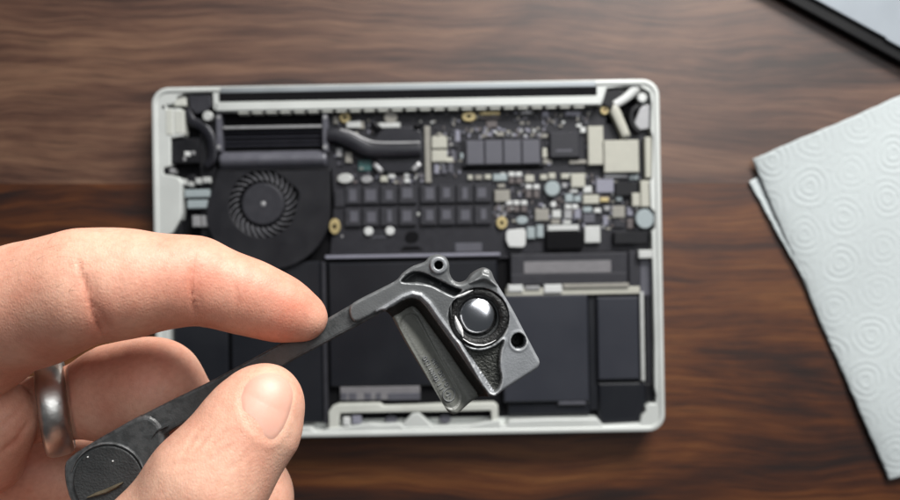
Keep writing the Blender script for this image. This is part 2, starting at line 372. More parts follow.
led = prism('case_frame', [ledge_out, loc_of(ledge_in)], 0.0085, 0.0172, M['aluminium'], laptop, 0.0006, px=False)
rim = prism('case_rim', [inset(0.0), inset(0.0034)], 0.0086, 0.0180, M['aluminium'], laptop, 0.0010, px=False, seg=3)
# black sheet laid over the aluminium floor to darken its shaded gaps
prism('floor_shade_sheet', [inset(0.009)], 0.0086, 0.0092, M['black_sheet'], laptop, px=False)
# hinge slot along the top: dark gap, lid edge, vent bar
hinge = box('hinge_cover', 219, 89.5, 597, 101, 15.5, 18.15, 'black_sheet', laptop, 0.3)
box('hinge_edge', 219, 83.0, 597, 91.0, 14, 18.35, 'lid_metal', laptop, 1.2)
vent = empty('vent', (0, 0, 0), 0, laptop)
box('vent_bar', 216, 98.5, 601, 108, 12, 18.6, 'aluminium', vent, 0.6)
for i in range(27):
    x = 243 + i * 14.0; yy = 112.3 - (x - 219) * 0.0175
    if x > 590: break
    box('vent_tooth', x - 5.2, yy - 5.6, x + 5.2, yy + 1.8, 11, 17.7, 'aluminium_inner', vent, 0.3)
for x0, x1 in ((203, 219.5), (597, 608)):
    pass

# -------- cooling: fan, fins, heat pipe
fan = empty('fan', (0, 0, 0), 0, laptop)
hull = [(217, 171), (330, 169)] + [(330, 185), (330, 205)] + [(268 + 62 * math.cos(math.radians(a)), 212 + 58 * math.sin(math.radians(a))) for a in range(0, 181, 9)] + [(208, 200), (214, 186)]
FX, FY = 262.5, 204
inner = []
for i in range(48):
    a = 2 * math.pi * i / 48; r = 33.5
    da = (math.degrees(a) + 35) % 360
    if da < 34: r = 33.5 + 4.5 * math.sin(math.pi * da / 34)
    inner.append((FX + r * math.cos(a), FY + r * math.sin(a)))
prism('housing', [hull, inner], 0.0145, 0.0158, M['fan_plastic'], fan, 0.0005)
prism('housing_floor', [[(FX + (x - FX) * .97, FY + (y - FY) * .97) for x, y in hull]], 0.0093, 0.0100, M['black_plastic'], fan)
disc('hub', FX, FY, 21.5, 21.5, 10.5, 15.4, 'chip_dark', fan, 1.0, 40)
disc('hub_pin', FX + .5, FY, 2.6, 2.6, 15.0, 15.6, 'dull_silver', fan, 0.2, 14, dome=.2)
c = LP(FX, FY, .0145); s = sc(.0145)
bm_ = None
blade_me = None
NB = 28
for i in range(NB):
    if blade_me is None:
        V = []; F = []
        for k in range(5):
            r = (24.0 + 10.2 * k / 4) * s; a = 0.30 * (k / 4) ** 1.3
            x, y = r * math.cos(a), r * math.sin(a); nx, ny = -math.sin(a - .5) * .0009, math.cos(a - .5) * .0009
            for sg, z in ((-1, .0105), (1, .0105), (1, .0152), (-1, .0152)): V.append((x + nx * sg, y + ny * sg, z))
            if k:
                for q in range(4): F.append(((k - 1) * 4 + q, (k - 1) * 4 + (q + 1) % 4, k * 4 + (q + 1) % 4, k * 4 + q))
        F += [(3, 2, 1, 0), (16, 17, 18, 19)]
        o = mk('blade', V, F, M['blade_grey'], fan); blade_me = o.data
    else:
        o = bpy.data.objects.new('blade', blade_me); COL.objects.link(o); o.parent = fan
    o.location = (c.x, c.y, 0); o.rotation_euler = (0, 0, 2 * math.pi * i / NB)
cool = empty('cooling_duct', (0, 0, 0), 0, laptop)
box('fin_stack_base', 222, 111, 322, 151, 9.3, 10.5, 'black_sheet', cool)
for k, (y0, y1, z1) in enumerate(((125.5, 128.2, 15.0), (131.5, 133, 12.6), (136, 137.5, 12.2), (140.5, 142, 12.0), (144.5, 146, 12.0))):
    box('fin', 223, y0, 322, y1, 10, z1, 'dull_silver' if k == 0 else 'fin_metal', cool, 0.2)
ribbon('duct_roll', [(219, 160.5), (270, 159.5), (326, 158.5)], 19, 9.5, 16.6, 'chip_grey', cool, 5.2)
box('duct_lip', 217, 168.2, 328, 170.2, 10, 16.0, 'black_plastic', cool, 0.3)
for x in (218.5, 325):
    box('duct_bracket', x - 3, 111, x + 3, 152, 10, 16.2, 'chip_grey', cool, 0.7)
    disc('screw', x, 117, 2.2, 2.2, 16, 16.5, 'dull_silver', cool, .2, 10); disc('screw', x, 147, 2.2, 2.2, 16, 16.5, 'dull_silver', cool, .2, 10)
hp = empty('heat_sink', (0, 0, 0), 0, laptop)
prism('heat_spreader', [[(380, 131), (388, 127), (412, 127), (420, 131), (424, 141), (423, 162), (414, 172), (388, 173), (378, 166), (375, 150), (375, 139)]], 0.0125, 0.0142, M['heatsink'], hp, 0.0004)
ribbon('heat_pipe', [(327, 134.5), (337, 135.5), (350, 140.5), (363, 147.5), (373, 150), (395, 150.5), (421, 150)], [15, 15, 16, 16, 15, 15, 14], 13.8, 17.2, 'heatsink', hp, 1.7)
ribbon('heat_pipe_lit_edge', [(340, 129.6), (352, 133), (364, 139), (375, 142.3), (395, 142.9), (420, 142.4)], 2.6, 14.0, 17.0, 'dull_silver', hp, 0.6)  # pale ribbon paints the lit top edge of the pipe
for p, q, mt in (((374, 164), (382, 172), 'dull_silver'), ((420, 163), (412, 171), 'dull_silver'), ((415, 127), (422, 121), 'black_plastic'), ((380, 129), (372, 122), 'black_plastic')):
    ribbon('mount_arm', [p, q], 5, 12.5, 15.5, mt, hp, 0.5, 3)

# -------- logic board
board = prism('logic_board', [[(328, 112), (600, 107), (606, 112), (606, 124), (652, 124), (653, 205), (650, 252), (640, 256), (630, 251), (500, 254), (330, 257), (332, 235), (334, 205), (332, 172), (328, 168)]], 0.0104, 0.0116, M['board'], laptop, 0.0002)
B = board
prism('board_lower_edge', [[(326, 254.5), (498, 252.5), (506, 250), (510, 258), (326, 259)]], 0.0102, 0.0113, M['board'], laptop)
# rails / strips
box('shadow_bar', 462, 165, 544, 170, 11.5, 11.9, 'black_sheet', B, .05)  # thin black bar put in as the storage block's shadow
# memory grid
cols = [(346, 360), (363.5, 378), (381.5, 396), (400, 415), (421.5, 436), (439.5, 454), (457.5, 472), (475.5, 490)]
for x0, x1 in cols:
    for y0, y1 in ((186, 202), (207.5, 224)):
        yo = -(x0 - 420) * .0175
        m_ = box('memory_chip', x0 - 1, y0 + yo - 1, x1 + 1, y1 + yo + 1, 11.5, 13.6, 'chip_dark', B, .35)
        box('chip_mark', x0 + random.uniform(2, 6), y0 + yo + random.uniform(1.5, 3.5), x1 - random.uniform(2, 4.5), y1 + yo - random.uniform(2, 5), 13.5, 13.66, 'chip_grey', B, .02)
box('chip', 335, 190, 345, 207, 11.5, 12.6, 'chip_dark', B)
# ssd block
for i in range(4):
    box('storage_chip', 466.5 + i * 18.6, 140.5 - i * .3, 484 + i * 18.6, 164.5 - i * .3, 11.5, 15.0, 'chip_grey', B, .4)
box('storage_board', 463, 139, 543, 166, 11.5, 13.2, 'board', B, .2)
box('controller_chip', 549.5, 131.5, 580, 158, 11.5, 15.2, 'chip_dark', B, 1.0)
box('chip_line', 556, 149.5, 572, 151.5, 15.1, 15.28, 'chip_grey', B, .02)
P = [  # name, x0,y0,x1,y1, top z, material
 ('plate', 357, 121, 364, 129, 13, 'beige'), ('clip', 378, 122.5, 400, 128, 14.5, 'silver'), ('connector', 346, 121, 361, 128, 13.4, 'silver'),
 ('metal_strip', 424.5, 126, 430.5, 183, 14.2, 'beige'), ('shield', 431.5, 136.5, 447, 148.5, 14.2, 'cream'), ('shield', 431.5, 150, 447, 162, 14.2, 'cream'),
 ('chip', 434, 164, 439, 174, 13, 'chip_lavender'), ('chip', 441, 164, 446, 174, 13, 'chip_grey'), ('chip', 448, 163, 453, 173, 13, 'chip_grey'), ('chip', 433, 157.5, 453, 162.5, 13.4, 'cream'),
 ('flex_contact', 479, 111.5, 500, 115, 12.8, 'gold'), ('flex_contact', 479, 116, 500, 119, 12.8, 'brown_part'), ('flex_contact', 486, 120.5, 497, 127.5, 12.6, 'brown_part'),
 ('capacitor', 496, 132, 504, 136.5, 13, 'beige'), ('capacitor', 487, 133, 492, 136.5, 12.8, 'chip_lavender'), ('capacitor', 473, 127, 477, 131, 12.8, 'chip_grey'), ('capacitor', 455, 130, 460, 142, 13, 'chip_lavender'),
 ('capacitor', 460, 153, 466, 159, 13, 'pale_blue'), ('capacitor', 451, 151, 456, 160, 12.8, 'chip_grey'), ('chip', 452, 137, 458, 148, 12.6, 'chip_dark'),
 ('capacitor', 541, 134, 548, 138, 13, 'beige'), ('capacitor', 540.5, 148, 547, 158, 13.2, 'cream'), ('capacitor', 543, 159, 552, 164, 12.8, 'beige'),
 ('capacitor', 520, 110.5, 533, 114, 12.6, 'dull_silver'), ('capacitor', 542, 111, 549, 117, 12.8, 'chip_lavender'), ('trace_pad', 513, 119, 524, 121, 12, 'chip_grey'), ('trace_pad', 565, 111, 581, 116, 12.3, 'chip_lavender'),
 ('ribbon_connector', 588, 126, 603.5, 165, 15.2, 'cream'), ('connector_latch', 580, 127, 586, 133, 13.5, 'silver'), ('capacitor', 569, 160, 588, 164, 13, 'beige'),
 ('port_shield', 604, 140, 639, 172.5, 16.4, 'cream'), ('port_shield', 645, 137, 652, 178, 16.2, 'cream'), ('port_gap', 639.5, 136, 645, 177, 12, 'chip_dark'),
 ('capacitor', 333, 116, 338, 124, 13, 'beige'), ('capacitor', 336, 148, 342, 157, 13.2, 'dull_silver'), ('capacitor', 345, 152, 352, 163, 13.2, 'beige'), ('chip', 358, 160, 371, 171, 12.6, 'teal_part'),
 ('capacitor', 380, 176, 387, 182, 13.2, 'cream'), ('capacitor', 388, 173, 395, 178.5, 13.2, 'white_part'), ('capacitor', 404, 173, 409.5, 177.5, 13.2, 'white_part'), ('capacitor', 404, 178.5, 409.5, 183, 13.2, 'white_part'),
 ('capacitor', 467.5, 175, 472.5, 180, 13, 'cream'), ('capacitor', 475, 175, 482, 180, 13, 'beige'), ('capacitor', 484.5, 174.5, 491, 179.5, 13, 'cream'), ('capacitor', 493, 174, 507, 181, 13.2, 'pale_blue'), ('capacitor', 497.5, 184, 505, 188, 12.8, 'beige'),
 ('inductor', 494.5, 190, 510, 202, 14, 'beige'),
 ('inductor', 571, 173.5, 585, 187.5, 14.5, 'cream'), ('capacitor', 525, 175, 534, 182, 13.4, 'cream'), ('capacitor', 540, 174.5, 547, 180, 13.4, 'cream'), ('capacitor', 548.5, 173, 555.5, 179, 13.4, 'cream'), ('capacitor', 561, 173.5, 569, 179, 13.4, 'cream'),
 ('capacitor', 565, 194, 573, 202, 13.4, 'pale_blue'), ('capacitor', 562, 183, 567, 188, 13, 'dull_silver'), ('capacitor', 570, 189, 578, 193, 13, 'silver'), ('inductor', 583, 195, 599, 204, 13.8, 'cream'), ('capacitor', 583, 186, 592, 193, 13.4, 'silver'), ('capacitor', 574, 196, 581, 202, 13, 'pale_blue'),
 ('inductor', 535, 209, 549, 221, 14, 'beige'), ('capacitor', 552, 210, 561, 218, 13.6, 'silver'), ('capacitor', 564, 209.5, 572, 219, 13.4, 'dull_silver'), ('capacitor', 574, 209, 581, 219, 13.4, 'chip_lavender'), ('chip', 583, 214, 595, 223, 13, 'chip_grey'), ('capacitor', 583, 207, 592, 212.5, 13.2, 'pale_blue'), ('capacitor', 594, 208.5, 601, 213, 13.2, 'white_part'),
 ('capacitor', 551, 219.5, 560, 224, 13, 'beige'), ('capacitor', 563, 220.5, 571, 224, 13, 'silver'),
 ('inductor', 584.5, 226, 600.5, 243, 14.5, 'silver'), ('connector_bar', 547.5, 225, 579, 231, 15, 'silver'), ('battery_connector', 546, 232, 583, 249.5, 15.6, 'black_sheet'),
 ('inductor', 527, 227, 535, 239, 14, 'pale_blue'), ('inductor', 536.5, 225, 543.5, 238, 14, 'pale_blue'),
 ('chip', 596, 179, 614, 193, 14, 'chip_lavender'), ('coil', 615, 182, 638, 196, 15, 'black_plastic'), ('chip', 597, 196, 610, 203, 12.8, 'brown_part'), ('capacitor', 600, 197.5, 609, 202, 13.4, 'gold'),
 ('port_block', 632, 193, 640, 206.5, 15.5, 'cream'), ('port_block', 640.5, 180.5, 650, 207, 16, 'cream'), ('chip', 612, 206, 625, 218, 12.8, 'beige'), ('chip', 614, 220, 624, 228, 12.8, 'chip_dark'), ('capacitor', 627, 207, 633, 216, 13, 'chip_lavender'),
 ('capacitor', 604, 206, 610, 211, 13, 'dull_silver'), ('capacitor', 603, 216, 608, 226, 13, 'chip_lavender'), ('capacitor', 627, 219, 634, 229, 13, 'brown_part'), ('antenna_bar', 614, 231.5, 648, 244, 15, 'black_plastic'),
 ('tape', 455, 243, 482, 252, 12.0, 'chip_grey'), ('trace_pad', 372, 236.5, 387, 237.8, 11.9, 'chip_grey'), ('trace_pad', 341, 235, 343, 238, 12, 'dull_silver'),
 ('chip', 604, 174, 628, 178.5, 13, 'dull_silver'), ('capacitor', 629, 174.5, 638, 180, 13, 'pale_blue'),
]
for nme, x0, y0, x1, y1, z1, mt in P: box(nme, x0, y0, x1, y1, 11.4, z1, mt, B, .5)
prism('inductor', [[(508, 230), (524, 228.5), (526, 232), (525.5, 245), (523, 247.5), (509, 247), (506, 240), (506, 233)]], 0.0114, 0.0150, M['white_part'], B, 0.0004)
# white-tipped cans with brown bodies
for x, y, l in ((511.5, 174.5, 9), (518.7, 174.5, 9), (528.6, 187, 11), (536.4, 187, 11), (509, 203, 9), (516.3, 203, 9), (524, 203, 9), (568, 207, 7), (575, 207, 7)):
    box('capacitor', x - 2.8, y + 1, x + 2.8, y + l, 11.4, 13.2, 'brown_part', B, .3)
    box('capacitor_tip', x - 3.1, y - 2.4, x + 3.1, y + 2.2, 11.4, 13.9, 'white_part', B, .5)
for x, y, rx, ry, z1, mt in ((345, 178.5, 8, 5.2, 13.6, 'silver'), (366.5, 179.5, 6, 4, 13.2, 'dull_silver'), (390.5, 117, 7, 6.5, 14.5, 'beige'), (368.3, 231.4, 4.6, 4.6, 13.2, 'white_part'), (389.8, 231, 4.6, 4.6, 13.2, 'white_part'),
                             (552.3, 188.7, 7.8, 7.8, 15, 'pale_blue'), (553.3, 204.6, 3.1, 3.1, 13.4, 'white_part'), (522, 220.3, 6, 4.2, 13.4, 'pale_blue'), (619, 198, 4, 3.6, 13.4, 'pale_blue'), (645, 219, 9.5, 10, 16, 'pale_blue'), (418.4, 214.3, 1.8, 2.2, 12.4, 'silver')):
    disc('round_component', x, y, rx, ry, 11.4, z1, mt, B, .6, 20)
for x, y, rx, ry in ((344.7, 117.5, 5.8, 5.4), (469, 116.5, 7.6, 5), (334.5, 226.5, 5.6, 8), (501.8, 222.8, 5.6, 6.4), (604.8, 110, 4.6, 4.6)):
    disc('screw_post', x, y, rx, ry, 11.4, 13.6, 'gold', B, .5, 22, hole=0.34, holemat='copper_red' if x > 600 else 'black_sheet')
disc('screw', 477, 116.5, 2, 2, 11.4, 13.0, 'cream', B, .2, 10)
prism('board_hole', [[(405, 235), (408.5, 231.5), (415, 231.3), (418.5, 234), (418.8, 239), (415, 243.2), (408, 243.5), (404.5, 240)]], 0.0114, 0.01172, M['black_sheet'], B)
prism('board_notch', [[(400, 251), (404, 246.5), (418, 246), (423, 250)]], 0.0114, 0.01172, M['black_sheet'], B)
# the remaining crumbs of the board, too small to tell apart
def crumbs(name, rects, n, parent):
    V = []; F = []; mi = []
    mats = ['beige', 'chip_lavender', 'chip_grey', 'silver', 'brown_part', 'chip_dark']
    for i in range(n):
        x0, y0, x1, y1 = random.choice(rects); x = random.uniform(x0, x1); y = random.uniform(y0, y1)
        a, b = random.choice(((0.9, 1.7), (1.7, 0.9), (1.2, 1.2), (0.8, 1.3), (2.0, 1.2), (0.7, 0.7)))
        z1 = random.uniform(.0120, .0127); c = LP(x, y, z1); w, h = a * sc(z1), b * sc(z1); k = len(V)
        for z in (.0114, z1): V += [(c.x - w, c.y - h, z), (c.x + w, c.y - h, z), (c.x + w, c.y + h, z), (c.x - w, c.y + h, z)]
        fs = [(k + 4, k + 5, k + 6, k + 7)] + [(k + j, k + (j + 1) % 4, k + 4 + (j + 1) % 4, k + 4 + j) for j in range(4)]
        F += fs; mi += [random.choices(range(6), (2, 3, 3, 1, 3, 3))[0]] * 5
    o = mk(name, V, F, [M[q] for q in mats], parent); o.data.polygons.foreach_set('material_index', mi); tag(o, kind='stuff')
    return o
crumbs('small_components', [(494, 172, 600, 225), (494, 172, 600, 225), (432, 126, 462, 178), (596, 176, 640, 230), (332, 112, 375, 182), (540, 112, 588, 165), (376, 174, 430, 184), (462, 128, 545, 138), (496, 205, 508, 216), (500, 172, 640, 228), (430, 110, 600, 124)], 680, B)

# -------- left side: ports, hinge corner
def part(n, x0, y0, x1, y1, z1, m, ch=.5, z0=9.0): return box(n, x0, y0, x1, y1, z0, z1, m, laptop, ch)
prism('hinge_bracket', [[(188, 95), (211, 94), (212, 106), (206, 111), (196, 114), (190, 108)]], 0.012, 0.0162, M['chip_dark'], laptop, 0.0005)
disc('hinge_screw', 207.3, 116, 5.2, 5.2, 12, 17.2, 'silver', laptop, .6, 18)
ribbon('display_cable', [(187, 108), (191, 120), (203, 127), (211, 140), (212, 158), (205, 166)], [8, 10, 11, 10, 10, 8], 12, 15.5, 'heatsink', laptop, 1.2)
part('antenna_block', 165.5, 109, 173, 135, 17.6, 'aluminium_inner'); part('antenna_block', 174, 110, 184, 134, 17.5, 'aluminium_inner')
part('foam_pad', 173.5, 97, 186, 106, 15.6, 'aluminium_inner')
part('port_body', 171, 138, 199, 163, 15.4, 'black_plastic'); part('port_pin', 184, 151.5, 190, 156.5, 16, 'white_part'); part('port_pin', 191, 151, 195, 155, 15.8, 'dull_silver'); part('port_pin', 182.5, 157, 186, 161, 15.8, 'dull_silver')
part('port_rail', 200, 118, 216, 250, 12.2, 'black_plastic')
for x, y, w in ((184, 182, 3), (190.5, 183.5, 2.5), (198, 181, 3), (206.5, 180, 4)): part('port_pin', x - w, y - 3, x + w, y + 3, 14.6, 'silver')
disc('port_screw', 191, 178, 4, 4, 10, 14.8, 'black_plastic', laptop, .4, 14)
part('usb_shield', 184.5, 189.5, 209.5, 197.5, 14.6, 'pale_blue'); part('usb_shield', 187, 200, 209.5, 208.5, 14.6, 'pale_blue')
part('usb_shield', 192, 215.5, 200, 227, 14.6, 'dull_silver'); part('usb_shield', 201, 215.5, 209.5, 227, 14.6, 'dull_silver')
part('audio_jack', 164.5, 219, 182, 240, 14.0, 'black_plastic'); part('port_pin', 165, 218, 169, 222, 15, 'silver'); part('port_pin', 171.5, 222, 176.5, 227, 15, 'silver'); part('port_pin', 176, 217, 180, 220, 15, 'silver')
part('port_pin', 163, 168.5, 167, 174, 16.8, 'black_plastic'); part('port_pin', 169, 168.5, 174, 173, 16.6, 'dull_silver')
disc('case_dimple', 163.5, 107, 1.8, 1.8, 16, 17.35, 'black_sheet', laptop, .1, 10)
# -------- right top corner
prism('hinge_bracket', [[(603, 91), (618, 88), (624, 93), (620, 104), (612, 109), (602, 104)]], 0.012, 0.0158, M['black_plastic'], laptop, 0.0005)
ribbon('hinge_arm', [(612, 108), (616, 112), (627, 137)], [10, 10, 8.5], 11, 16.6, 'cream', laptop, .8, 5)
ribbon('hinge_arm', [(614, 105), (627, 97), (637, 87)], [8, 9, 10], 11, 16.4, 'silver', laptop, .8, 5)
disc('hinge_screw', 642.3, 97.5, 5, 5, 12, 17.0, 'silver', laptop, .6, 18)
prism('camera_cable_pad', [[(640, 108), (650, 104), (652, 128), (640, 130), (634, 124)]], 0.011, 0.0148, M['dull_silver'], laptop, 0.0004)
ribbon('cable', [(640, 105), (632, 112), (633, 124), (640, 132)], 6, 11, 15.2, 'black_plastic', laptop, .8, 5)
part('case_tab', 638.5, 250, 653, 258.5, 17.0, 'silver')
# -------- batteries and track pad bay
bat = empty('battery', (0, 0, 0), 0, laptop)
def cell(x0, y0, x1, y1, z1, m): 
    return box('cell', x0, y0, x1, y1, 9.3, z1, m, bat, .9)
cell(174, 318, 228, 425, 13.2, 'battery_dark'); cell(231, 262, 321.5, 424, 13.2, 'battery_dark')
cell(329, 262, 498, 386, 12.6, 'battery_dark')
cell(503, 295, 588.5, 402, 14.6, 'battery_slate'); cell(597.5, 297, 639, 380, 14.6, 'battery_slate')
box('cell_edge', 508, 402.5, 590, 415, 9.3, 12.0, 'battery_dark', bat, .8); box('cell_gap_strip', 589, 296, 597, 410, 9.3, 11.6, 'battery_dark', bat, .3)
box('cell_edge_highlight', 558, 400, 586, 405, 12, 14.0, 'chip_grey', bat, .6)  # pale strip painted as a highlight on the cell's lower edge
box('cell_end', 598, 382, 647, 424, 9.3, 13.6, 'battery_dark', bat, 1.6)
part('black_foam', 645, 384, 655, 404, 13, 'black_plastic')
part('speaker_slot', 646, 262, 654, 384, 12.5, 'chip_dark'); part('battery_frame', 640.5, 292, 644.5, 381, 15.0, 'silver', .4)
part('trackpad_rail', 325, 254.2, 500, 257.4, 13.2, 'chip_lavender', .4)
part('trackpad_rail_dark', 326, 258.2, 500, 262.5, 11, 'black_sheet', .1)
part('battery_side', 322.5, 262, 326.5, 424, 14.0, 'chip_dark', .4)
mod = part('radio_module', 510.5, 253, 628, 284, 14.4, 'chip_dark', .8); part('module_step', 511, 273.5, 627, 284.5, 14.9, 'chip_dark', .5)
box('module_label', 524, 261, 611, 273, 14.3, 14.75, 'label_grey', laptop, .1)
part('module_bracket', 629, 251, 640, 290, 13.5, 'chip_dark'); part('module_bracket', 640, 259, 653, 296, 13.0, 'chip_grey')
part('frame_strip', 506, 287.5, 640, 295, 14.0, 'cream', .4); part('frame_connector', 508, 284.8, 523, 292, 15.2, 'white_part'); part('frame_connector', 544, 284.5, 562, 293, 15.2, 'white_part'); part('frame_connector', 525, 286, 540, 290, 15.0, 'dull_silver'); part('frame_bar', 563, 283.5, 629, 288, 15.2, 'beige', .4)
# lower edge: label strip, rail, windows
box('cable_strip', 340, 386.5, 420, 400, 9.3, 12.2, 'label_grey', laptop, .4)
for x0, x1 in ((341, 347), (349, 356.5), (364.5, 371), (376, 381), (388, 420)): box('strip_contact', x0, 393, x1, 400, 12, 12.7, 'chip_grey', laptop, .2)
rail = prism('lower_rail', [[(329, 431), (328.5, 412), (332, 407), (338, 404.5), (379, 403.5), (383, 406.5), (420, 405.5), (455, 404), (494, 403), (498, 406), (498.5, 424), (492, 424), (491, 410.5), (470, 411), (432, 411.8), (418, 411.8), (409, 412), (362, 412.8), (340, 413.5), (338, 431)]], 0.0095, 0.0158, M['aluminium_inner'], laptop, 0.0005)
prism('rail_web', [[(399, 428), (412, 414), (419, 413), (433, 427)]], 0.0095, 0.0166, M['aluminium'], laptop, 0.0005)
part('latch_pin', 343, 417.5, 350, 425.5, 15.5, 'white_part'); part('latch_pin', 352, 416, 361, 424, 14.8, 'chip_lavender'); disc('latch_screw', 391, 420, 6, 4.5, 9.5, 12.5, 'chip_grey', laptop, .5, 16); disc('latch_screw', 445, 419, 6, 4.5, 9.5, 12.5, 'chip_grey', laptop, .5, 16)

# ------------------------------------------------------------------ paper towel (two plies) and the grey panel
towel = empty('paper_towel', at_z(750, 160, 0)); tag(towel, 'folded white paper towel embossed with concentric circles, on the table right of the laptop', 'paper towel')
def sheet(name, c0, c1, wid, zf, seed):
    a = at_z(*c0, 0); b = at_z(*c1, 0); v = (b - a); ln = v.length; v.normalize(); u = Vector((-v.y, v.x, 0))
    st = 0.0011; nu, nv = int(wid / st), int(ln / st)
    U, Vv = np.meshgrid(np.linspace(0, wid, nu), np.linspace(0, ln, nv))
    r_ = np.random.default_rng(seed)
    # soft ragged edges
    wob = lambda t, k: 0.00025 * np.sin(t * 90 + k) + 0.00012 * np.sin(t * 410 + 2 * k)
    X = U + wob(Vv, 1) * (1 - U / wid); Y = Vv + wob(U, 2.2)
    z = np.zeros_like(U); s = 0.029
    for i in range(-1, int(wid / s) + 2):
        for j in range(-1, int(ln / (s * .87)) + 2):
            cx = i * s + (s / 2 if j % 2 else 0) + 0.010; cy = j * s * .87 + 0.006
            cx += r_.normal(0, .0008); cy += r_.normal(0, .0008); el = r_.normal(1, .05)
            d = np.hypot((U - cx) * el, Vv - cy) + 0.0004 * np.sin(3 * np.arctan2(Vv - cy, U - cx) + i + j); m = d < 0.0150
            amp = r_.uniform(.45, 1.1)
            rip = amp * 0.00020 * np.cos(2 * np.pi * d / 0.0041 + .3) * np.clip((0.0150 - d) / 0.003, 0, 1)
            z += np.where(m, rip, 0)
    for q in range(14):
        kx, ky = r_.normal(0, 34, 2); z += 0.00022 * np.sin(kx * U + ky * Vv + r_.uniform(0, 6))
    z += r_.normal(0, 0.00005, z.shape)
    z += zf(U, Vv, wid, ln)
    pts = [(a + u * float(x) + v * float(y)) for x, y in zip(X.ravel(), Y.ravel())]
    Vt = [(p.x - towel.location.x, p.y - towel.location.y, float(h)) for p, h in zip(pts, z.ravel())]
    F = [(j * nu + i, j * nu + i + 1, (j + 1) * nu + i + 1, (j + 1) * nu + i) for j in range(nv - 1) for i in range(nu - 1)]
    o = mk(name, Vt, F, M['paper'], towel, True)
    o.data.flip_normals() if o.data.polygons[0].normal.z < 0 else None
    so = o.modifiers.new('thickness', 'SOLIDIFY'); so.thickness = 0.0004; so.offset = -1
    return o
sheet('lower_ply', (747.5, 182), (896, 450), 0.14, lambda U, V, w, l: 0.0016 + 0.0010 * np.exp(-U / .01), 3)
sheet('upper_ply', (749.5, 160), (886, 478.5), 0.16, lambda U, V, w, l: 0.0046 + 0.004 * np.sin(np.clip(U / 0.12, 0, 1) * 3.14) * 0.5 + 0.0012 * np.exp(-V / .02) - 0.0022 * np.exp(-U / .006), 5)

pc = at_z(860, 20, 0)
panel = empty('flat_panel', pc); tag(panel, 'pale grey flat panel with black edge at the upper right corner of the table', 'panel')
e0, e1 = at_z(816, 0, .008), at_z(898, 44.5, .008); dv = (e1 - e0).normalized(); nv_ = Vector((-dv.y, dv.x, 0))
if nv_.y < 0: nv_ = -nv_
def slab(name, off, z0, z1, m, notch, r):
    # rounded panel reaching out of frame; local frame along its visible edge
    base = e0 + nv_ * off
    L0, L1 = -0.12, 0.20
    pts = [(L0, 0)]
    if notch: pts += [(0.0495, 0), (0.0505, -0.0008), (0.053, -0.0009)]
    pts += [(L1, 0 if not notch else -0.0009), (L1, 0.21), (L0, 0.21)]
    V = []; 
    loc = [base + dv * a + nv_ * b for a, b in pts]
    bm = bmesh.new(); vs = [bm.verts.new((p.x - pc.x, p.y - pc.y, z1)) for p in loc]; f = bm.faces.new(vs)
    if f.normal.z < 0: f.normal_flip()
    ex = bmesh.ops.extrude_face_region(bm, geom=[f])
    for g in ex['geom']:
        if isinstance(g, bmesh.types.BMVert): g.co.z = z0
    bmesh.ops.recalc_face_normals(bm, faces=bm.faces)
    me = bpy.data.meshes.new(name); bm.to_mesh(me); bm.free(); o = mko(name, me, m, panel); bevel(o, r, 2); return o
slab('black_edge', -0.0078, 0.0, 0.0065, M['cover_black'], False, 0.0008)
slab('grey_face', 0.0, 0.0066, 0.0085, M['cover_grey'], True, 0.0005)

# ------------------------------------------------------------------ hand (signed-distance body -> one continuous mesh)
PXM = 1 / FPX
def sph(px, py, d, rpx):
    p = un(px, py, d); return np.array((p.x, p.y, p.z)), rpx * d / FPX
def cone(G, a, b):
    (pa, ra), (pb, rb) = a, b; ab = pb - pa; L2 = float(ab @ ab)
    dx = [G[i] - pa[i] for i in range(3)]
    t = np.clip((dx[0] * ab[0] + dx[1] * ab[1] + dx[2] * ab[2]) / L2, 0, 1)
    q = sum((dx[i] - t * ab[i]) ** 2 for i in range(3))
    return np.sqrt(q) - (ra + t * (rb - ra))
def smin(a, b, k):
    h = np.clip(0.5 + 0.5 * (b - a) / k, 0, 1); return b * (1 - h) + a * h - k * h * (1 - h)
def chain(G, pts, k):
    d = None
    for i in range(len(pts) - 1):
        c = cone(G, pts[i], pts[i + 1]); d = c if d is None else smin(d, c, k)
    return d
IDX = [sph(*p) for p in ((-190, 440, .176, 78), (-115, 388, .170, 70), (-30, 334, .160, 61), (30, 306, .154, 58), (84, 287, .1505, 52.5), (138, 283, .152, 46.5), (196, 280.5, .155, 37), (250, 298.5, .1580, 32.5), (285, 311.5, .1600, 26), (306, 319, .1610, 19))]
MID = [sph(*p) for p in ((-60, 425, .190, 38), (38, 409, .1787, 32), (70, 403, .1772, 33), (112, 393.5, .1757, 46), (150, 389, .1755, 50), (185, 430, .182, 45), (240, 500, .178, 50), (236, 560, .172, 50))]
RNG = [sph(*p) for p in ((-80, 500, .196, 56), (15, 468, .1905, 36), (110, 480, .198, 42), (150, 560, .192, 46))]
BASE = [sph(*p) for p in ((-70, 405, .168, 62), (-40, 432, .166, 48), (-2, 420, .1670, 31), (-10, 462, .172, 34))]
THB = [sph(*p) for p in ((266, 398.5, .1515, 35.5), (252, 424, .1505, 43.5), (208, 484, .1475, 54.5), (158, 560, .1490, 66), (90, 660, .156, 84), (-10, 780, .172, 110))]
PALM = [sph(*p) for p in ((-140, 470, .182, 110), (-150, 620, .186, 130), (-120, 780, .190, 140), (-160, 980, .200, 135))]
_ra, _rb = sph(38, 409.5, .1786, 38)[0], sph(72, 402.5, .1767, 40)[0]
RC_ = (_ra + _rb) / 2; RA_ = np.array((1.0, 0.14, -0.50)); RA_ /= np.linalg.norm(RA_); RR_ = 43.5 * .1775 / FPX
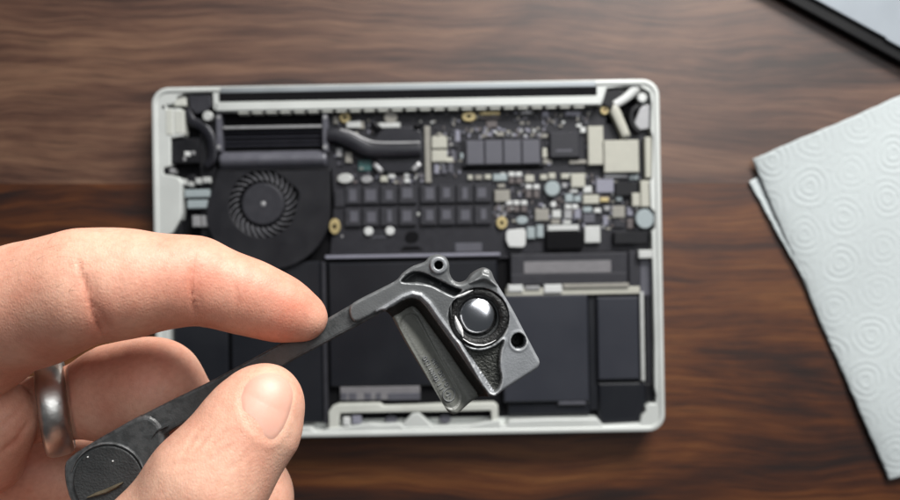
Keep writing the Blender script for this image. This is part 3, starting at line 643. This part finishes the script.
def hand_sdf(G):
    idx = chain(G, IDX, 0.006)
    mid = chain(G, MID, 0.003)
    # the ring presses a seat into the finger that wears it
    w = [G[i] - RC_[i] for i in range(3)]; ax = sum(w[i] * RA_[i] for i in range(3)); rad = np.sqrt(np.maximum(sum(w[i] ** 2 for i in range(3)) - ax ** 2, 0))
    mid = np.where(np.abs(ax) < 0.0037, np.maximum(mid, rad - RR_ + 0.0004), mid)
    rg = chain(G, RNG, 0.004)
    base = chain(G, BASE, 0.006)
    th = chain(G, THB, 0.006)
    palm = chain(G, PALM, 0.01)
    d = smin(palm, base, 0.006); d = smin(d, th, 0.008)
    # fingers grow from the palm at the left, but stay separate from one another
    d = smin(d, rg, 0.0025)
    d = smin(d, mid, 0.0005)
    d = smin(d, idx, 0.0008)
    return d
def surf_nets(fn, lo, hi, h):
    n = [int((hi[i] - lo[i]) / h) + 1 for i in range(3)]
    ax = [lo[i] + h * np.arange(n[i]) for i in range(3)]
    F = np.empty(n, np.float32); step = 24
    for s0 in range(0, n[0], step):
        G = np.meshgrid(ax[0][s0:s0 + step], ax[1], ax[2], indexing='ij')
        F[s0:s0 + step] = fn(G)
    S = F < 0
    c = np.zeros([m - 1 for m in n], np.int8)
    corners = [(i, j, k) for i in (0, 1) for j in (0, 1) for k in (0, 1)]
    for i, j, k in corners: c += S[i:n[0] - 1 + i, j:n[1] - 1 + j, k:n[2] - 1 + k]
    act = (c > 0) & (c < 8); I = np.argwhere(act); idx = -np.ones(act.shape, np.int64); idx[act] = np.arange(len(I))
    P = np.zeros((len(I), 3)); W = np.zeros(len(I))
    vals = {q: F[I[:, 0] + q[0], I[:, 1] + q[1], I[:, 2] + q[2]] for q in corners}
    for a in corners:
        for d in range(3):
            if a[d]: continue
            b = list(a); b[d] = 1; b = tuple(b); va, vb = vals[a], vals[b]; m = (va < 0) != (vb < 0)
            t = np.where(m, va / np.where(m, va - vb, 1), 0)
            pos = np.tile(np.array(a, float), (len(I), 1)); pos[:, d] += t
            P[m] += pos[m]; W[m] += 1
    P = (I + P / W[:, None]) * h + np.array(lo)
    Q = []
    for d in range(3):
        e1, e2 = (d + 1) % 3, (d + 2) % 3
        sl0 = [slice(None)] * 3; sl1 = [slice(None)] * 3; sl0[d] = slice(0, n[d] - 1); sl1[d] = slice(1, n[d])
        A, Bv = S[tuple(sl0)], S[tuple(sl1)]; E = np.argwhere(A != Bv)
        E = E[(E[:, e1] > 0) & (E[:, e2] > 0) & (E[:, e1] < n[e1] - 1) & (E[:, e2] < n[e2] - 1)]
        fl = A[E[:, 0], E[:, 1], E[:, 2]]
        def at(o1, o2):
            q = E.copy(); q[:, e1] += o1; q[:, e2] += o2; return idx[q[:, 0], q[:, 1], q[:, 2]]
        quad = np.stack([at(-1, -1), at(0, -1), at(0, 0), at(-1, 0)], 1)
        quad[~fl] = quad[~fl][:, ::-1]; Q.append(quad)
    return P, np.concatenate(Q)
lo = np.array((-0.150, -0.125, H - 0.215)); hi = np.array((-0.020, 0.012, H - 0.132))
HP, HQ = surf_nets(hand_sdf, lo, hi, 0.00062)
ok = (HQ >= 0).all(1); HQ = HQ[ok]
# smooth a little
E = np.concatenate([HQ[:, [0, 1]], HQ[:, [1, 2]], HQ[:, [2, 3]], HQ[:, [3, 0]]])
def lap(P, k=0.5):
    S = np.zeros_like(P); N = np.zeros(len(P))
    np.add.at(S, E[:, 0], P[E[:, 1]]); np.add.at(S, E[:, 1], P[E[:, 0]]); np.add.at(N, E[:, 0], 1); np.add.at(N, E[:, 1], 1)
    N[N == 0] = 1; return P * (1 - k) + k * S / N[:, None]
for _ in range(2): HP = lap(HP)
def vnormals(P, Q):
    fn = np.cross(P[Q[:, 2]] - P[Q[:, 0]], P[Q[:, 3]] - P[Q[:, 1]]); N = np.zeros_like(P)
    for i in range(4): np.add.at(N, Q[:, i], fn)
    return N / (np.linalg.norm(N, axis=1, keepdims=True) + 1e-12)
HN = vnormals(HP, HQ)
def pxy(P):
    d = H - P[:, 2]; return P[:, 0] / d * FPX + 450, -P[:, 1] / d * FPX + 250, d
hx, hy, hd = pxy(HP)
front = np.clip(HN[:, 2] * 3 + 0.4, 0, 1)
# visibility guard: creases only on the surface nearest the camera for that finger
def seg_dist(x, y, pl):
    D = np.full(len(x), 1e9)
    T = np.zeros(len(x)); tot = 0
    for (x0, y0), (x1, y1) in zip(pl[:-1], pl[1:]):
        dx, dy = x1 - x0, y1 - y0; L = math.hypot(dx, dy); t = np.clip(((x - x0) * dx + (y - y0) * dy) / L ** 2, 0, 1)
        d = np.hypot(x - x0 - t * dx, y - y0 - t * dy); m = d < D; D[m] = d[m]; T[m] = tot + t[m] * L; tot += L
    return D, T / tot
disp = np.zeros(len(HP)); fold_red = np.zeros(len(HP))
def crease(pl, w, depth, dmax, bulge=0.15):
    """carve a fold (px polyline, px width, mm depth) into skin nearer than dmax"""
    global disp, fold_red
    D, T = seg_dist(hx, hy, pl); fade = np.clip(np.minimum(T, 1 - T) * 6, 0, 1)
    m = front * (hd < dmax)
    disp -= depth * .001 * np.exp(-(D / w) ** 2) * m * (0.25 + 0.75 * fade)
    fold_red += 0.35 * min(depth, .6) * np.exp(-(D / (w * 1.6)) ** 2) * m * fade
    disp += depth * .001 * bulge * np.exp(-((D - 2.4 * w) / (1.6 * w)) ** 2) * m * fade
crease([(77, 258), (84, 285), (92, 312), (104, 340)], 1.5, 0.5, .160); crease([(80, 270), (90, 300), (106, 342)], 10, 0.55, .160, 0)
crease([(90, 300), (101, 316), (112, 332)], 1.4, 0.2, .160)
crease([(194, 254), (191, 285), (195, 314)], 1.4, 0.36, .165); crease([(193, 262), (191, 290), (194, 316)], 9, 0.25, .165, 0); crease([(199, 262), (197, 285), (200, 306)], 1.2, 0.10, .165)
crease([(232, 275), (238, 300), (232, 322)], 2.2, 0.12, .165)
for x in (150, 163, 118): crease([(x, 262), (x + 3, 300), (x + 1, 318)], 2.0, 0.07, .160)
for k in range(5): crease([(30 + 9 * k, 246 - 2 * k), (48 + 8 * k, 250 - k), (62 + 6 * k, 247)], 1.2, 0.07, .160)
# thumb knuckle wrinkles
for k, (x, y) in enumerate(((196, 436), (206, 438), (201, 446), (213, 448), (218, 440), (190, 447), (225, 452))):
    crease([(x - 10, y + 9), (x, y - 2), (x + 9, y - 9)], 1.5, 0.24, .150)
crease([(160, 470), (178, 462), (196, 462)], 2.2, 0.12, .150); crease([(225, 470), (240, 462), (252, 450)], 2.0, 0.12, .150)
crease([(0, 455), (18, 440), (30, 420)], 2.5, 0.35, .172); crease([(-5, 430), (12, 418), (26, 402)], 2.0, 0.2, .172)
for k in range(4): crease([(105 + 18 * k, 350), (112 + 18 * k, 368), (108 + 18 * k, 388)], 2.4, 0.10, .180)
# low irregularity of flesh
for q in range(22):
    f = rng.normal(0, 210, 3); disp += 0.00006 * np.sin(HP @ f + rng.uniform(0, 6))
# nail bed: outline in px on the thumb tip
NAIL = [(244, 383), (239, 395), (238.5, 408), (243, 420), (250, 430), (260, 438.5), (269, 443), (276, 441), (284, 430), (290, 416), (294, 400), (294, 388), (287, 376), (272, 370), (256, 373)]
def inpoly(x, y, pl):
    c = np.zeros(len(x), bool)
    for i in range(len(pl)):
        x0, y0 = pl[i]; x1, y1 = pl[i - 1]
        c ^= ((y0 > y) != (y1 > y)) & (x < (x1 - x0) * (y - y0) / (y1 - y0 + 1e-12) + x0)
    return c
thumb_near = hd < .158
Dn, Tn = seg_dist(hx, hy, NAIL + [NAIL[0]]); ins = inpoly(hx, hy, NAIL)
sd = np.where(ins, -Dn, Dn); m = thumb_near * front
low = np.clip((hy - 372) / 20, 0, 1)
disp += m * low * 0.00010 * np.exp(-((sd - 3.6) / 3.0) ** 2)          # skin fold round the nail
disp -= m * 0.00012 * np.clip(-sd / 3 + .3, 0, 1)
HP2 = HP + HN * disp[:, None]
hand = mk('hand', HP2, HQ, M['skin'], None, True)
tag(hand, 'left hand pinching the grey bracket between thumb and index finger above the laptop', 'hand')
# redness: finger tips and knuckles
red = 0.12 + 0 * hx
def blush(px, py, r, a, dmin=0, dmax=1):
    global red
    red = red + a * np.exp(-(((hx - px) ** 2 + (hy - py) ** 2) / r ** 2)) * (hd > dmin) * (hd < dmax)
blush(285, 305, 45, .55, 0, .17); blush(215, 285, 50, .28, 0, .17); blush(150, 280, 55, .22, 0, .17); blush(20, 330, 55, .25, 0, .17); blush(100, 330, 18, .3, 0, .17)
blush(130, 375, 60, .28, .16, .2); blush(238, 440, 26, .20, 0, .16); blush(262, 385, 22, .12, 0, .16); blush(170, 480, 40, -.12, 0, .16); blush(20, 470, 40, .2, .16, .2)
at_ = hand.data.attributes.new('redness', 'FLOAT', 'POINT'); at_.data.foreach_set('value', np.clip(red + fold_red, 0, 1).astype(np.float32))
# thumb nail draped over the nail bed
def thumb_only(G): return chain(G, THB, 0.006)
def drape(px, py):
    px = np.asarray(px, float); py = np.asarray(py, float); d = np.full(px.shape, .1365)
    for _ in range(60):
        G = [(px - 450) * d / FPX, -(py - 250) * d / FPX, H - d]; d = d + np.maximum(thumb_only(G), -1e-4) * 0.8
    G = np.stack([(px - 450) * d / FPX, -(py - 250) * d / FPX, H - d], -1); e = 1e-5
    g = np.stack([thumb_only([G[..., 0] + e * (i == 0), G[..., 1] + e * (i == 1), G[..., 2] + e * (i == 2)]) for i in range(3)], -1) - thumb_only([G[..., i] for i in range(3)])[..., None]
    return G, g / (np.linalg.norm(g, axis=-1, keepdims=True) + 1e-12)
def resample(pl, n):
    P = np.array(pl + [pl[0]], float)
    # closed Catmull-Rom
    out = []
    N = len(pl)
    for i in range(N):
        p0, p1, p2, p3 = (np.array(pl[(i + k - 1) % N], float) for k in range(4))
        for k in range(n):
            t = k / n; out.append(0.5 * ((2 * p1) + (-p0 + p2) * t + (2 * p0 - 5 * p1 + 4 * p2 - p3) * t * t + (-p0 + 3 * p1 - 3 * p2 + p3) * t ** 3))
    return np.array(out)
ring_ = resample(NAIL, 4); cen = ring_.mean(0) + np.array((2, 0)); V = []; F = []; NR = 12; n_ = len(ring_)
for k in range(NR + 1):
    f = 1 - k / NR * .995; q = cen + (ring_ - cen) * f
    pp, nn = drape(np.minimum(q[:, 0], 296.5), q[:, 1])
    edge = min(1, k / 2.0); off = -0.00030 + 0.00024 * edge + 0.00006 * (1 - f)
    V += [tuple(r) for r in pp + nn * off]
    if k: F += [((k - 1) * n_ + i, (k - 1) * n_ + (i + 1) % n_, k * n_ + (i + 1) % n_, k * n_ + i) for i in range(n_)]
nail = mk('thumbnail', V, F, M['nail'], hand, True)
bm = bmesh.new(); bm.from_mesh(nail.data); bmesh.ops.recalc_face_normals(bm, faces=bm.faces)
if sum(f.normal.z for f in bm.faces) < 0: bmesh.ops.reverse_faces(bm, faces=bm.faces)
bm.to_mesh(nail.data); bm.free()

# a few short hairs on the back of the index finger
def hand_depth(px, py):
    d = 0.134
    for _ in range(80):
        p = un(px, py, d); v = float(hand_sdf([np.array([p.x]), np.array([p.y]), np.array([p.z])])[0]); d += max(v, -1e-4) * .8
    return d
V = []; F = []; hr = random.Random(3)
for i in range(26):
    x, y = hr.uniform(-10, 82), hr.uniform(240, 292)
    if y < 262 - x * .4: continue
    a_ = hr.uniform(-.5, .5) - .5; ln = hr.uniform(9, 20); k0 = len(V)
    for k in range(6):
        t = k / 5; px_, py_ = x + ln * t * math.cos(a_), y + ln * t * math.sin(a_) + 3 * t * t
        p = un(px_, py_, hand_depth(px_, py_) - .0001 - .0007 * math.sin(t * 2.6)); r = .000022 * (1 - .8 * t)
        for j in range(3): an = j * 2.094; V.append((p.x + r * math.cos(an), p.y + r * math.sin(an), p.z + r * math.sin(an + 1)))
        if k: F += [(k0 + (k - 1) * 3 + j, k0 + (k - 1) * 3 + (j + 1) % 3, k0 + k * 3 + (j + 1) % 3, k0 + k * 3 + j) for j in range(3)]
pmat('hair_brown', (0.09, 0.05, 0.03), 0.5)
tag(mk('hair', V, F, M['hair_brown'], hand, True), kind='stuff')

# finger ring on the finger behind
a, ra = sph(38, 409.5, .1786, 38); b, rb = sph(72, 402.5, .1767, 40)
axis = Vector(RA_); wid = 0.0062; cen_ = Vector(RC_); R0 = RR_
prof = [(-.5, .0000), (-.46, .0009), (-.32, .0014), (-.1, .0016), (.1, .0016), (.32, .0014), (.46, .0009), (.5, .0000), (.3, -.0006), (-.3, -.0006)]
V = []; F = []; n_ = 64; np_ = len(prof)
for i in range(n_):
    t = 2 * math.pi * i / n_
    for w, r in prof: V.append(((R0 + r) * math.cos(t), (R0 + r) * math.sin(t), w * wid))
    for k in range(np_): F.append((i * np_ + k, i * np_ + (k + 1) % np_, ((i + 1) % n_) * np_ + (k + 1) % np_, ((i + 1) % n_) * np_ + k))
fr = mk('finger_ring', V, F, M['ring_metal'], None, True); fr.location = cen_; fr.rotation_mode = 'QUATERNION'; fr.rotation_quaternion = axis.to_track_quat('Z', 'Y')
tag(fr, 'plain silver metal ring worn on the finger at the left edge', 'ring')

# ------------------------------------------------------------------ held bracket
BO = un(300, 350, .160)
br = empty('bracket', BO); tag(br, 'grey moulded bracket with long arm and shiny steel dome, held in the hand', 'bracket')
def bd(px): return .1600 + (px - 300) * 2.2e-5
def BP(px, py, h=0.0):
    d = bd(px); w = un(px, py, d); return np.array((w.x - BO.x, w.y - BO.y, w.z - BO.z + h))
BS = .164 / FPX * 1000   # mm per px on the bracket
OUT = [(353, 303), (375, 291.5), (395, 281), (402, 273.5), (411, 267), (424, 262), (429, 257), (437, 254.5), (445, 257.5), (449, 264.5), (449.5, 274), (453, 281), (459, 284), (466, 282), (471, 276), (477, 271.5), (485, 268.5), (491, 271), (495, 280), (503, 293), (513, 310), (524, 331), (535, 352), (539.5, 361), (538, 367.5), (531, 373), (516, 382.5), (503, 391), (497, 395.5), (489, 397.5), (478, 403), (466, 411), (456, 417), (450, 416), (444, 409), (432, 389), (418, 366), (405, 345), (396, 328), (390, 317), (385, 311.5), (379, 311), (366, 318), (356, 322), (351, 319), (349, 311)]
def smooth_closed(pl, n=4): return [tuple(p) for p in resample(pl, n)]
OUTS = smooth_closed(OUT, 4)
st = 0.8
gx = np.arange(346, 543, st); gy = np.arange(251, 421, st); GX, GY = np.meshgrid(gx, gy); nxg, nyg = len(gx), len(gy)
fx, fy = np.concatenate([GX.ravel(), [p[0] for p in OUTS]]), np.concatenate([GY.ravel(), [p[1] for p in OUTS]])
def sdpoly(x, y, pl):
    D, _ = seg_dist(x, y, list(pl) + [pl[0]]); return np.where(inpoly(x, y, list(pl)), -D, D)
so = sdpoly(fx, fy, OUTS); so[nxg * nyg:] = 0
Oarr = np.array(OUTS + [OUTS[0]])
def nearest(x, y):
    best = np.full(len(x), 1e9); bx = x.copy(); by = y.copy()
    for (x0, y0), (x1, y1) in zip(Oarr[:-1], Oarr[1:]):
        dx, dy = x1 - x0, y1 - y0; t = np.clip(((x - x0) * dx + (y - y0) * dy) / (dx * dx + dy * dy + 1e-12), 0, 1); qx, qy = x0 + t * dx, y0 + t * dy
        d = np.hypot(x - qx, y - qy); m = d < best; best[m] = d[m]; bx[m] = qx[m]; by[m] = qy[m]
    return bx, by
outm = so > 0; near_m = outm & (so < 2.0)
fx[near_m], fy[near_m] = nearest(fx[near_m], fy[near_m]); so[near_m] = 0
def sstep(a, b, x): t = np.clip((x - a) / (b - a), 0, 1); return t * t * (3 - 2 * t)
def sdcurve(pl): return seg_dist(fx, fy, pl)[0]
h = np.zeros(len(fx))
RIDGE = [(378, 312), (390, 304.5), (402, 297), (412, 293.5), (421, 295.5), (430, 304), (441, 320), (457, 341), (476, 369), (495, 397)]
CH = smooth_closed([(384, 311), (393, 305), (403, 299), (412, 297), (420, 299.5), (428, 308), (438, 322), (454, 344), (473, 372), (491, 400), (482, 425), (430, 430), (370, 340)], 3)
sch = sdpoly(fx, fy, CH)
# channel: steep wall under the ridge, floor rising towards the open left side
alongL = (fx - 396) * 0.85 - (fy - 328) * 0.53                                   # distance right of the left edge
floor = -5.4 + 3.0 * sstep(24, 4, alongL)
hc = floor * (0.45 * sstep(0, -5, sch) + 0.55 * sstep(-3, -12, sch))
# slot inside the channel with a rounded head
SL = [(409, 325), (451, 402)]
ds, ts = seg_dist(fx, fy, SL); hc = np.where(sch < -4, hc - 0.45 * sstep(10.5, 8.5, ds), hc)
h = np.where(sch < 0, hc, h)
# ridge lip
dr = sdcurve(RIDGE); h += 0.45 * np.exp(-(dr / 2.2) ** 2)
# upper recess, a ramp that dives below the top rim
RE = smooth_closed([(401, 282), (406, 275.5), (414, 271.5), (425, 273), (440, 280), (455, 287.5), (462, 290), (456, 297), (446, 294), (430, 286), (414, 284)], 3)
sr = sdpoly(fx, fy, RE); dtop = seg_dist(fx, fy, [(398, 282), (406, 274), (414, 270), (425, 271.5), (440, 278.5), (456, 286)])[0]
h -= 4.6 * sstep(0.5, -2.5, sr) * sstep(17, 3, dtop) 
# boss and its hole
db = np.hypot(fx - 438.6, fy - 265.2); h += 0.5 * sstep(9.3, 7.6, db); h -= 5.0 * sstep(4.4, 3.4, db)
# seat of the dome
CX, CY = 478.5, 318.0; dc = np.hypot(fx - CX, fy - CY)
h -= 2.6 * sstep(31, 28.5, dc)
# gritty wedge below the seat
WE = smooth_closed([(461, 342), (470, 349), (482, 351), (496, 346), (503, 341), (500, 352), (499, 366), (501, 378), (498, 389), (492, 392.5), (486, 386), (474, 366)], 3)
sw = sdpoly(fx, fy, WE); h -= 1.0 * sstep(0.8, -1.4, sw); h += 0.25 * np.exp(-((sw - 2.2) / 1.5) ** 2)
# hole in the plate
dh = np.hypot((fx - 518.6) / 1.0, (fy - 341.2) / 1.08); h -= 6.0 * sstep(7.6, 6.4, dh); h += .15 * np.exp(-((dh - 9) / 1.4) ** 2)
# little upper tab facets
tb = sdpoly(fx, fy, [(470, 283), (482, 271.5), (490, 274), (497, 286), (484, 281)]); h += 0.9 * sstep(1.5, -3, tb)
# worn, rounded outer edge
h -= 0.5 * (1 - np.clip(-so / 3.0, 0, 1)) ** 2
h += 0.03 * rng.normal(0, 1, len(h)) * (sw < 0) * 3
xs, ysn = fx.copy(), fy.copy()
ids = np.arange(nxg * nyg).reshape(nyg, nxg); quads = np.stack([ids[:-1, :-1], ids[1:, :-1], ids[1:, 1:], ids[:-1, 1:]], -1).reshape(-1, 4)
keep = (~outm[quads]).any(1) & (~(outm & ~near_m)[quads]).all(1); quads = quads[keep]
used = np.unique(quads); remap = -np.ones(len(fx), int); remap[used] = np.arange(len(used))
VB = np.array([BP(xs[i], ysn[i], h[i] * .001) for i in used]); Q = remap[quads]
mi = np.zeros(len(Q), int)
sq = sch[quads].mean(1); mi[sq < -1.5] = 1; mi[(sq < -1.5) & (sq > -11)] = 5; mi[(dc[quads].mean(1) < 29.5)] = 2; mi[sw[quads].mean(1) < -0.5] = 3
plate = (fx[quads].mean(1) > 497) & (sw[quads].mean(1) > 1.5) & (dc[quads].mean(1) > 31); mi[plate] = 4
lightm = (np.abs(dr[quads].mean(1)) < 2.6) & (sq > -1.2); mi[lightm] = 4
mi[(db[quads].mean(1) < 9)] = 4; mi[(dh[quads].mean(1) < 7)] = 2; mi[(db[quads].mean(1) < 4)] = 2  # hole depths take the rubber black as painted shade
head = mk('head_plate', VB, Q, [M['bracket_grey'], M['bracket_floor'], M['rubber_hole_shade'], M['grit'], M['bracket_plate'], M['bracket_wall']], br, True)
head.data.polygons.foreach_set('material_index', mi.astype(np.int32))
# side wall
V = []; F = []; n_ = len(OUTS)
hz = -0.5
hb = h[nxg * nyg:]
for k, hh in enumerate((None, -7.0, -9.5)):
    cxo = np.array(OUTS).mean(0)
    for p, b_ in zip(OUTS, hb): V.append(BP(p[0], p[1], (b_ - .02 if hh is None else min(hh, b_ - .5 * k)) * .001))
    if k: F += [((k - 1) * n_ + i, (k - 1) * n_ + (i + 1) % n_, k * n_ + (i + 1) % n_, k * n_ + i) for i in range(n_)]
sw_ = mk('side_wall', V, F, M['bracket_grey'], br, True)
# embossed marks on the channel floor: a ring and rows of raised strokes
def tubes(name, polys, r, mat):
    V = []; F = []
    for pl in polys:
        pts = [np.array(p, float) for p in pl]; k0 = len(V)
        for i, p in enumerate(pts):
            t = pts[min(i + 1, len(pts) - 1)] - pts[max(i - 1, 0)]; t = t / (np.linalg.norm(t) + 1e-12); s = np.cross(t, (0, 0, 1.0)); s /= np.linalg.norm(s) + 1e-12; u = np.cross(s, t)
            for j in range(5): an = 2 * math.pi * j / 5; V.append(p + r * (math.cos(an) * s + math.sin(an) * u))
            if i:
                b0, b1 = k0 + (i - 1) * 5, k0 + i * 5; F += [(b0 + j, b0 + (j + 1) % 5, b1 + (j + 1) % 5, b1 + j) for j in range(5)]
    return mk(name, V, F, M[mat], br, True)
def floor_h(px, py):
    i = int(round((py - gy[0]) / st)); j = int(round((px - gx[0]) / st)); return h[min(i, nyg - 1) * nxg + min(j, nxg - 1)] * .001
e_u = np.array((.48, .877)); e_v = np.array((.877, -.48))     # along and across the channel
def CHP(u, v):
    p = np.array((409, 325)) + e_u * u + e_v * v; return BP(p[0], p[1], floor_h(p[0], p[1]) + .00006)
marks = []
ringp = lambda uc, vc, r: [CHP(uc + r * math.cos(t), vc + r * math.sin(t)) for t in np.linspace(0, 2 * math.pi, 21)]
marks += [ringp(83, 0, 6.2), [CHP(79.5, -1), CHP(83, 2.5), CHP(86.5, -1)], [CHP(83, 2.5), CHP(83, -3)]]
r2 = random.Random(4)
for row, v0, u0, u1 in ((0, -3.5, 37, 74), (1, 2.8, 44, 74)):
    u = u0
    while u < u1:
        k = r2.randint(0, 3); w = 2.8
        if k == 0: marks.append([CHP(u, v0 - 2), CHP(u, v0 + 2)])
        elif k == 1: marks.append([CHP(u + w / 2 + w / 2 * math.cos(t), v0 + 2 * math.sin(t)) for t in np.linspace(0, 6.28, 11)])
        elif k == 2: marks.append([CHP(u + w / 2 + w / 2 * math.cos(t), v0 + 2 * math.sin(t)) for t in np.linspace(.6, 4.6, 9)])
        else: marks.append([CHP(u, v0 - 2), CHP(u, v0 + 2), CHP(u + w, v0 - 2), CHP(u + w, v0 + 2)])
        u += 4.6
tubes('embossed_marks', marks, 0.00019, 'bracket_grey')
# seal ring, steel dome, glue
def torus(name, cx, cy, R, r, hz, mat, squash=1.0, n=64, m=14, wob=0.0):
    V = []; F = []; c = BP(cx, cy, hz * .001); k = BS * .001
    for i in range(n):
        t = 2 * math.pi * i / n; rr = r * (1 + wob * math.sin(5 * t + 1) + wob * .6 * math.sin(13 * t))
        for j in range(m):
            a = 2 * math.pi * j / m; q = (R + rr * math.cos(a)) * k; V.append((c[0] + q * math.cos(t), c[1] + q * math.sin(t), c[2] + rr * k * squash * math.sin(a)))
            F.append((i * m + j, ((i + 1) % n) * m + j, ((i + 1) % n) * m + (j + 1) % m, i * m + (j + 1) % m))
    return mk(name, V, F, M[mat], br, True)
torus('seal_ring', CX, CY, 25.8, 4.4, -1.3, 'rubber_hole_shade', 0.9, wob=.06)
torus('inner_ring', CX - .4, CY, 21.0, 2.0, -1.9, 'pad_dark', 0.8)
c = BP(477, 316, -.0016); R = 18.6 * BS * .001; V = []; F = []; nn_, mm_ = 48, 14
for k in range(mm_):
    a = (math.pi / 2) * k / (mm_ - .999) 
    for i in range(nn_): t = 2 * math.pi * i / nn_; V.append((c[0] + R * math.cos(a) * math.cos(t), c[1] + R * math.cos(a) * math.sin(t), c[2] + R * .30 * math.sin(a)))
    if k: F += [((k - 1) * nn_ + i, (k - 1) * nn_ + (i + 1) % nn_, k * nn_ + (i + 1) % nn_, k * nn_ + i) for i in range(nn_)]
mk('steel_dome', V, F, M['steel_ball'], br, True)
def blob(name, path, w, hz, mat):
    V = []; F = []; rr = random.Random(len(path) * 7)
    pts = [np.array(p, float) for p in path]
    for i, p in enumerate(pts):
        t = pts[min(i + 1, len(pts) - 1)] - pts[max(i - 1, 0)]; t /= np.linalg.norm(t); s = np.array((-t[1], t[0])); ww = w * math.sin(math.pi * (i + .35) / (len(pts) - .3)) * rr.uniform(.8, 1.25)
        for off, z in ((-1, -.5), (-.6, .1), (0, .35), (.6, .1), (1, -.5)):
            q = p + s * off * ww; V.append(BP(q[0], q[1], (hz + z) * .001))
        if i: F += [((i - 1) * 5 + j, (i - 1) * 5 + j + 1, i * 5 + j + 1, i * 5 + j) for j in range(4)]
    o = mk(name, V, F, M[mat], br, True)
    bm = bmesh.new(); bm.from_mesh(o.data); bmesh.ops.recalc_face_normals(bm, faces=bm.faces)
    if sum(f.normal.z for f in bm.faces) < 0: bmesh.ops.reverse_faces(bm, faces=bm.faces)
    bm.to_mesh(o.data); bm.free(); return o
blob('glue_bead', [(453.5, 300), (456, 297.5), (460, 296), (464, 294.5), (469, 292), (473, 290.5)], 2.2, -.4, 'glue')
blob('glue_bead', [(455, 316), (456.5, 322), (459, 328), (461, 332), (463, 337)], 2.6, -.4, 'glue')
blob('glue_bead', [(463, 339), (469, 343), (476, 345.5), (484, 345.5), (491, 343), (496, 340)], 1.2, -.2, 'glue')
blob('glue_bead', [(451, 304), (450.5, 310), (451, 316)], 1.0, -.1, 'bracket_dark')
# arm: long flat bar back through the fingers to the round end
def flat(name, pl, h0, h1, mat, bev, n=3):
    P_ = smooth_closed(pl, n) if n else pl
    bm = bmesh.new(); vs = [bm.verts.new(BP(x, y, h1 * .001)) for x, y in P_]; f = bm.faces.new(vs)
    f.normal_update()
    ex = bmesh.ops.extrude_face_region(bm, geom=[f])
    for g in ex['geom']:
        if isinstance(g, bmesh.types.BMVert): g.co.z += (h0 - h1) * .001
    bmesh.ops.recalc_face_normals(bm, faces=bm.faces)
    me = bpy.data.meshes.new(name); bm.to_mesh(me); bm.free(); o = mko(name, me, M[mat], br); 
    if bev: bevel(o, bev * .001, 3, 50)
    return o
flat('arm', [(392, 283), (356, 301.5), (328, 318), (275, 346.5), (210, 381.5), (150, 411), (112, 431), (112, 470), (150, 446), (168, 433), (190, 420), (240, 391), (295, 359.5), (345, 333), (384, 311.5)], -4.2, -1.0, 'bracket_dark', .7, 0)
flat('end_block', [(62, 468), (70, 457), (88, 445), (112, 431), (142, 416), (158, 424), (162, 440), (158, 470), (140, 500), (110, 520), (80, 516), (66, 496)], -5.0, -.4, 'bracket_dark', .9, 3)
flat('end_disc', [(108 + 35 * math.cos(t), 481 + 35 * math.sin(t)) for t in np.linspace(0, 2 * math.pi, 33)[:-1]], -1.0, 0.1, 'pad_dark', .3, 0)
cr_ = [(108 + 37.5 * math.cos(t), 481 + 37.5 * math.sin(t)) for t in np.linspace(math.radians(-165), math.radians(-15), 24)]
blob('rim_crescent', cr_, 1.6, -.1, 'bracket_dark')  # raised crescent along the upper rim of the disc
blob('brass_streak', [(88, 497), (97, 494), (107, 491), (117, 486), (124, 482)], 2.6, .35, 'brass_wear')
blob('notch_shadow_edge', [(152, 437), (157, 431), (163, 428), (168, 426)], 1.5, -.3, 'pad_dark')  # dark bead drawn as the shadow of the notch
for x, y in ((88, 457), (113, 461)):
    c = BP(x, y, .0001); V = []; F = []
    for k in range(4):
        a = math.pi / 2 * k / 3.01
        for i in range(10): t = 2 * math.pi * i / 10; V.append((c[0] + 0.0002 * math.cos(a) * math.cos(t), c[1] + 0.0002 * math.cos(a) * math.sin(t), c[2] + .00025 * math.sin(a)))
        if k: F += [((k - 1) * 10 + i, (k - 1) * 10 + (i + 1) % 10, k * 10 + (i + 1) % 10, k * 10 + i) for i in range(10)]
    mk('rivet', V, F, M['white_part'], br, True)
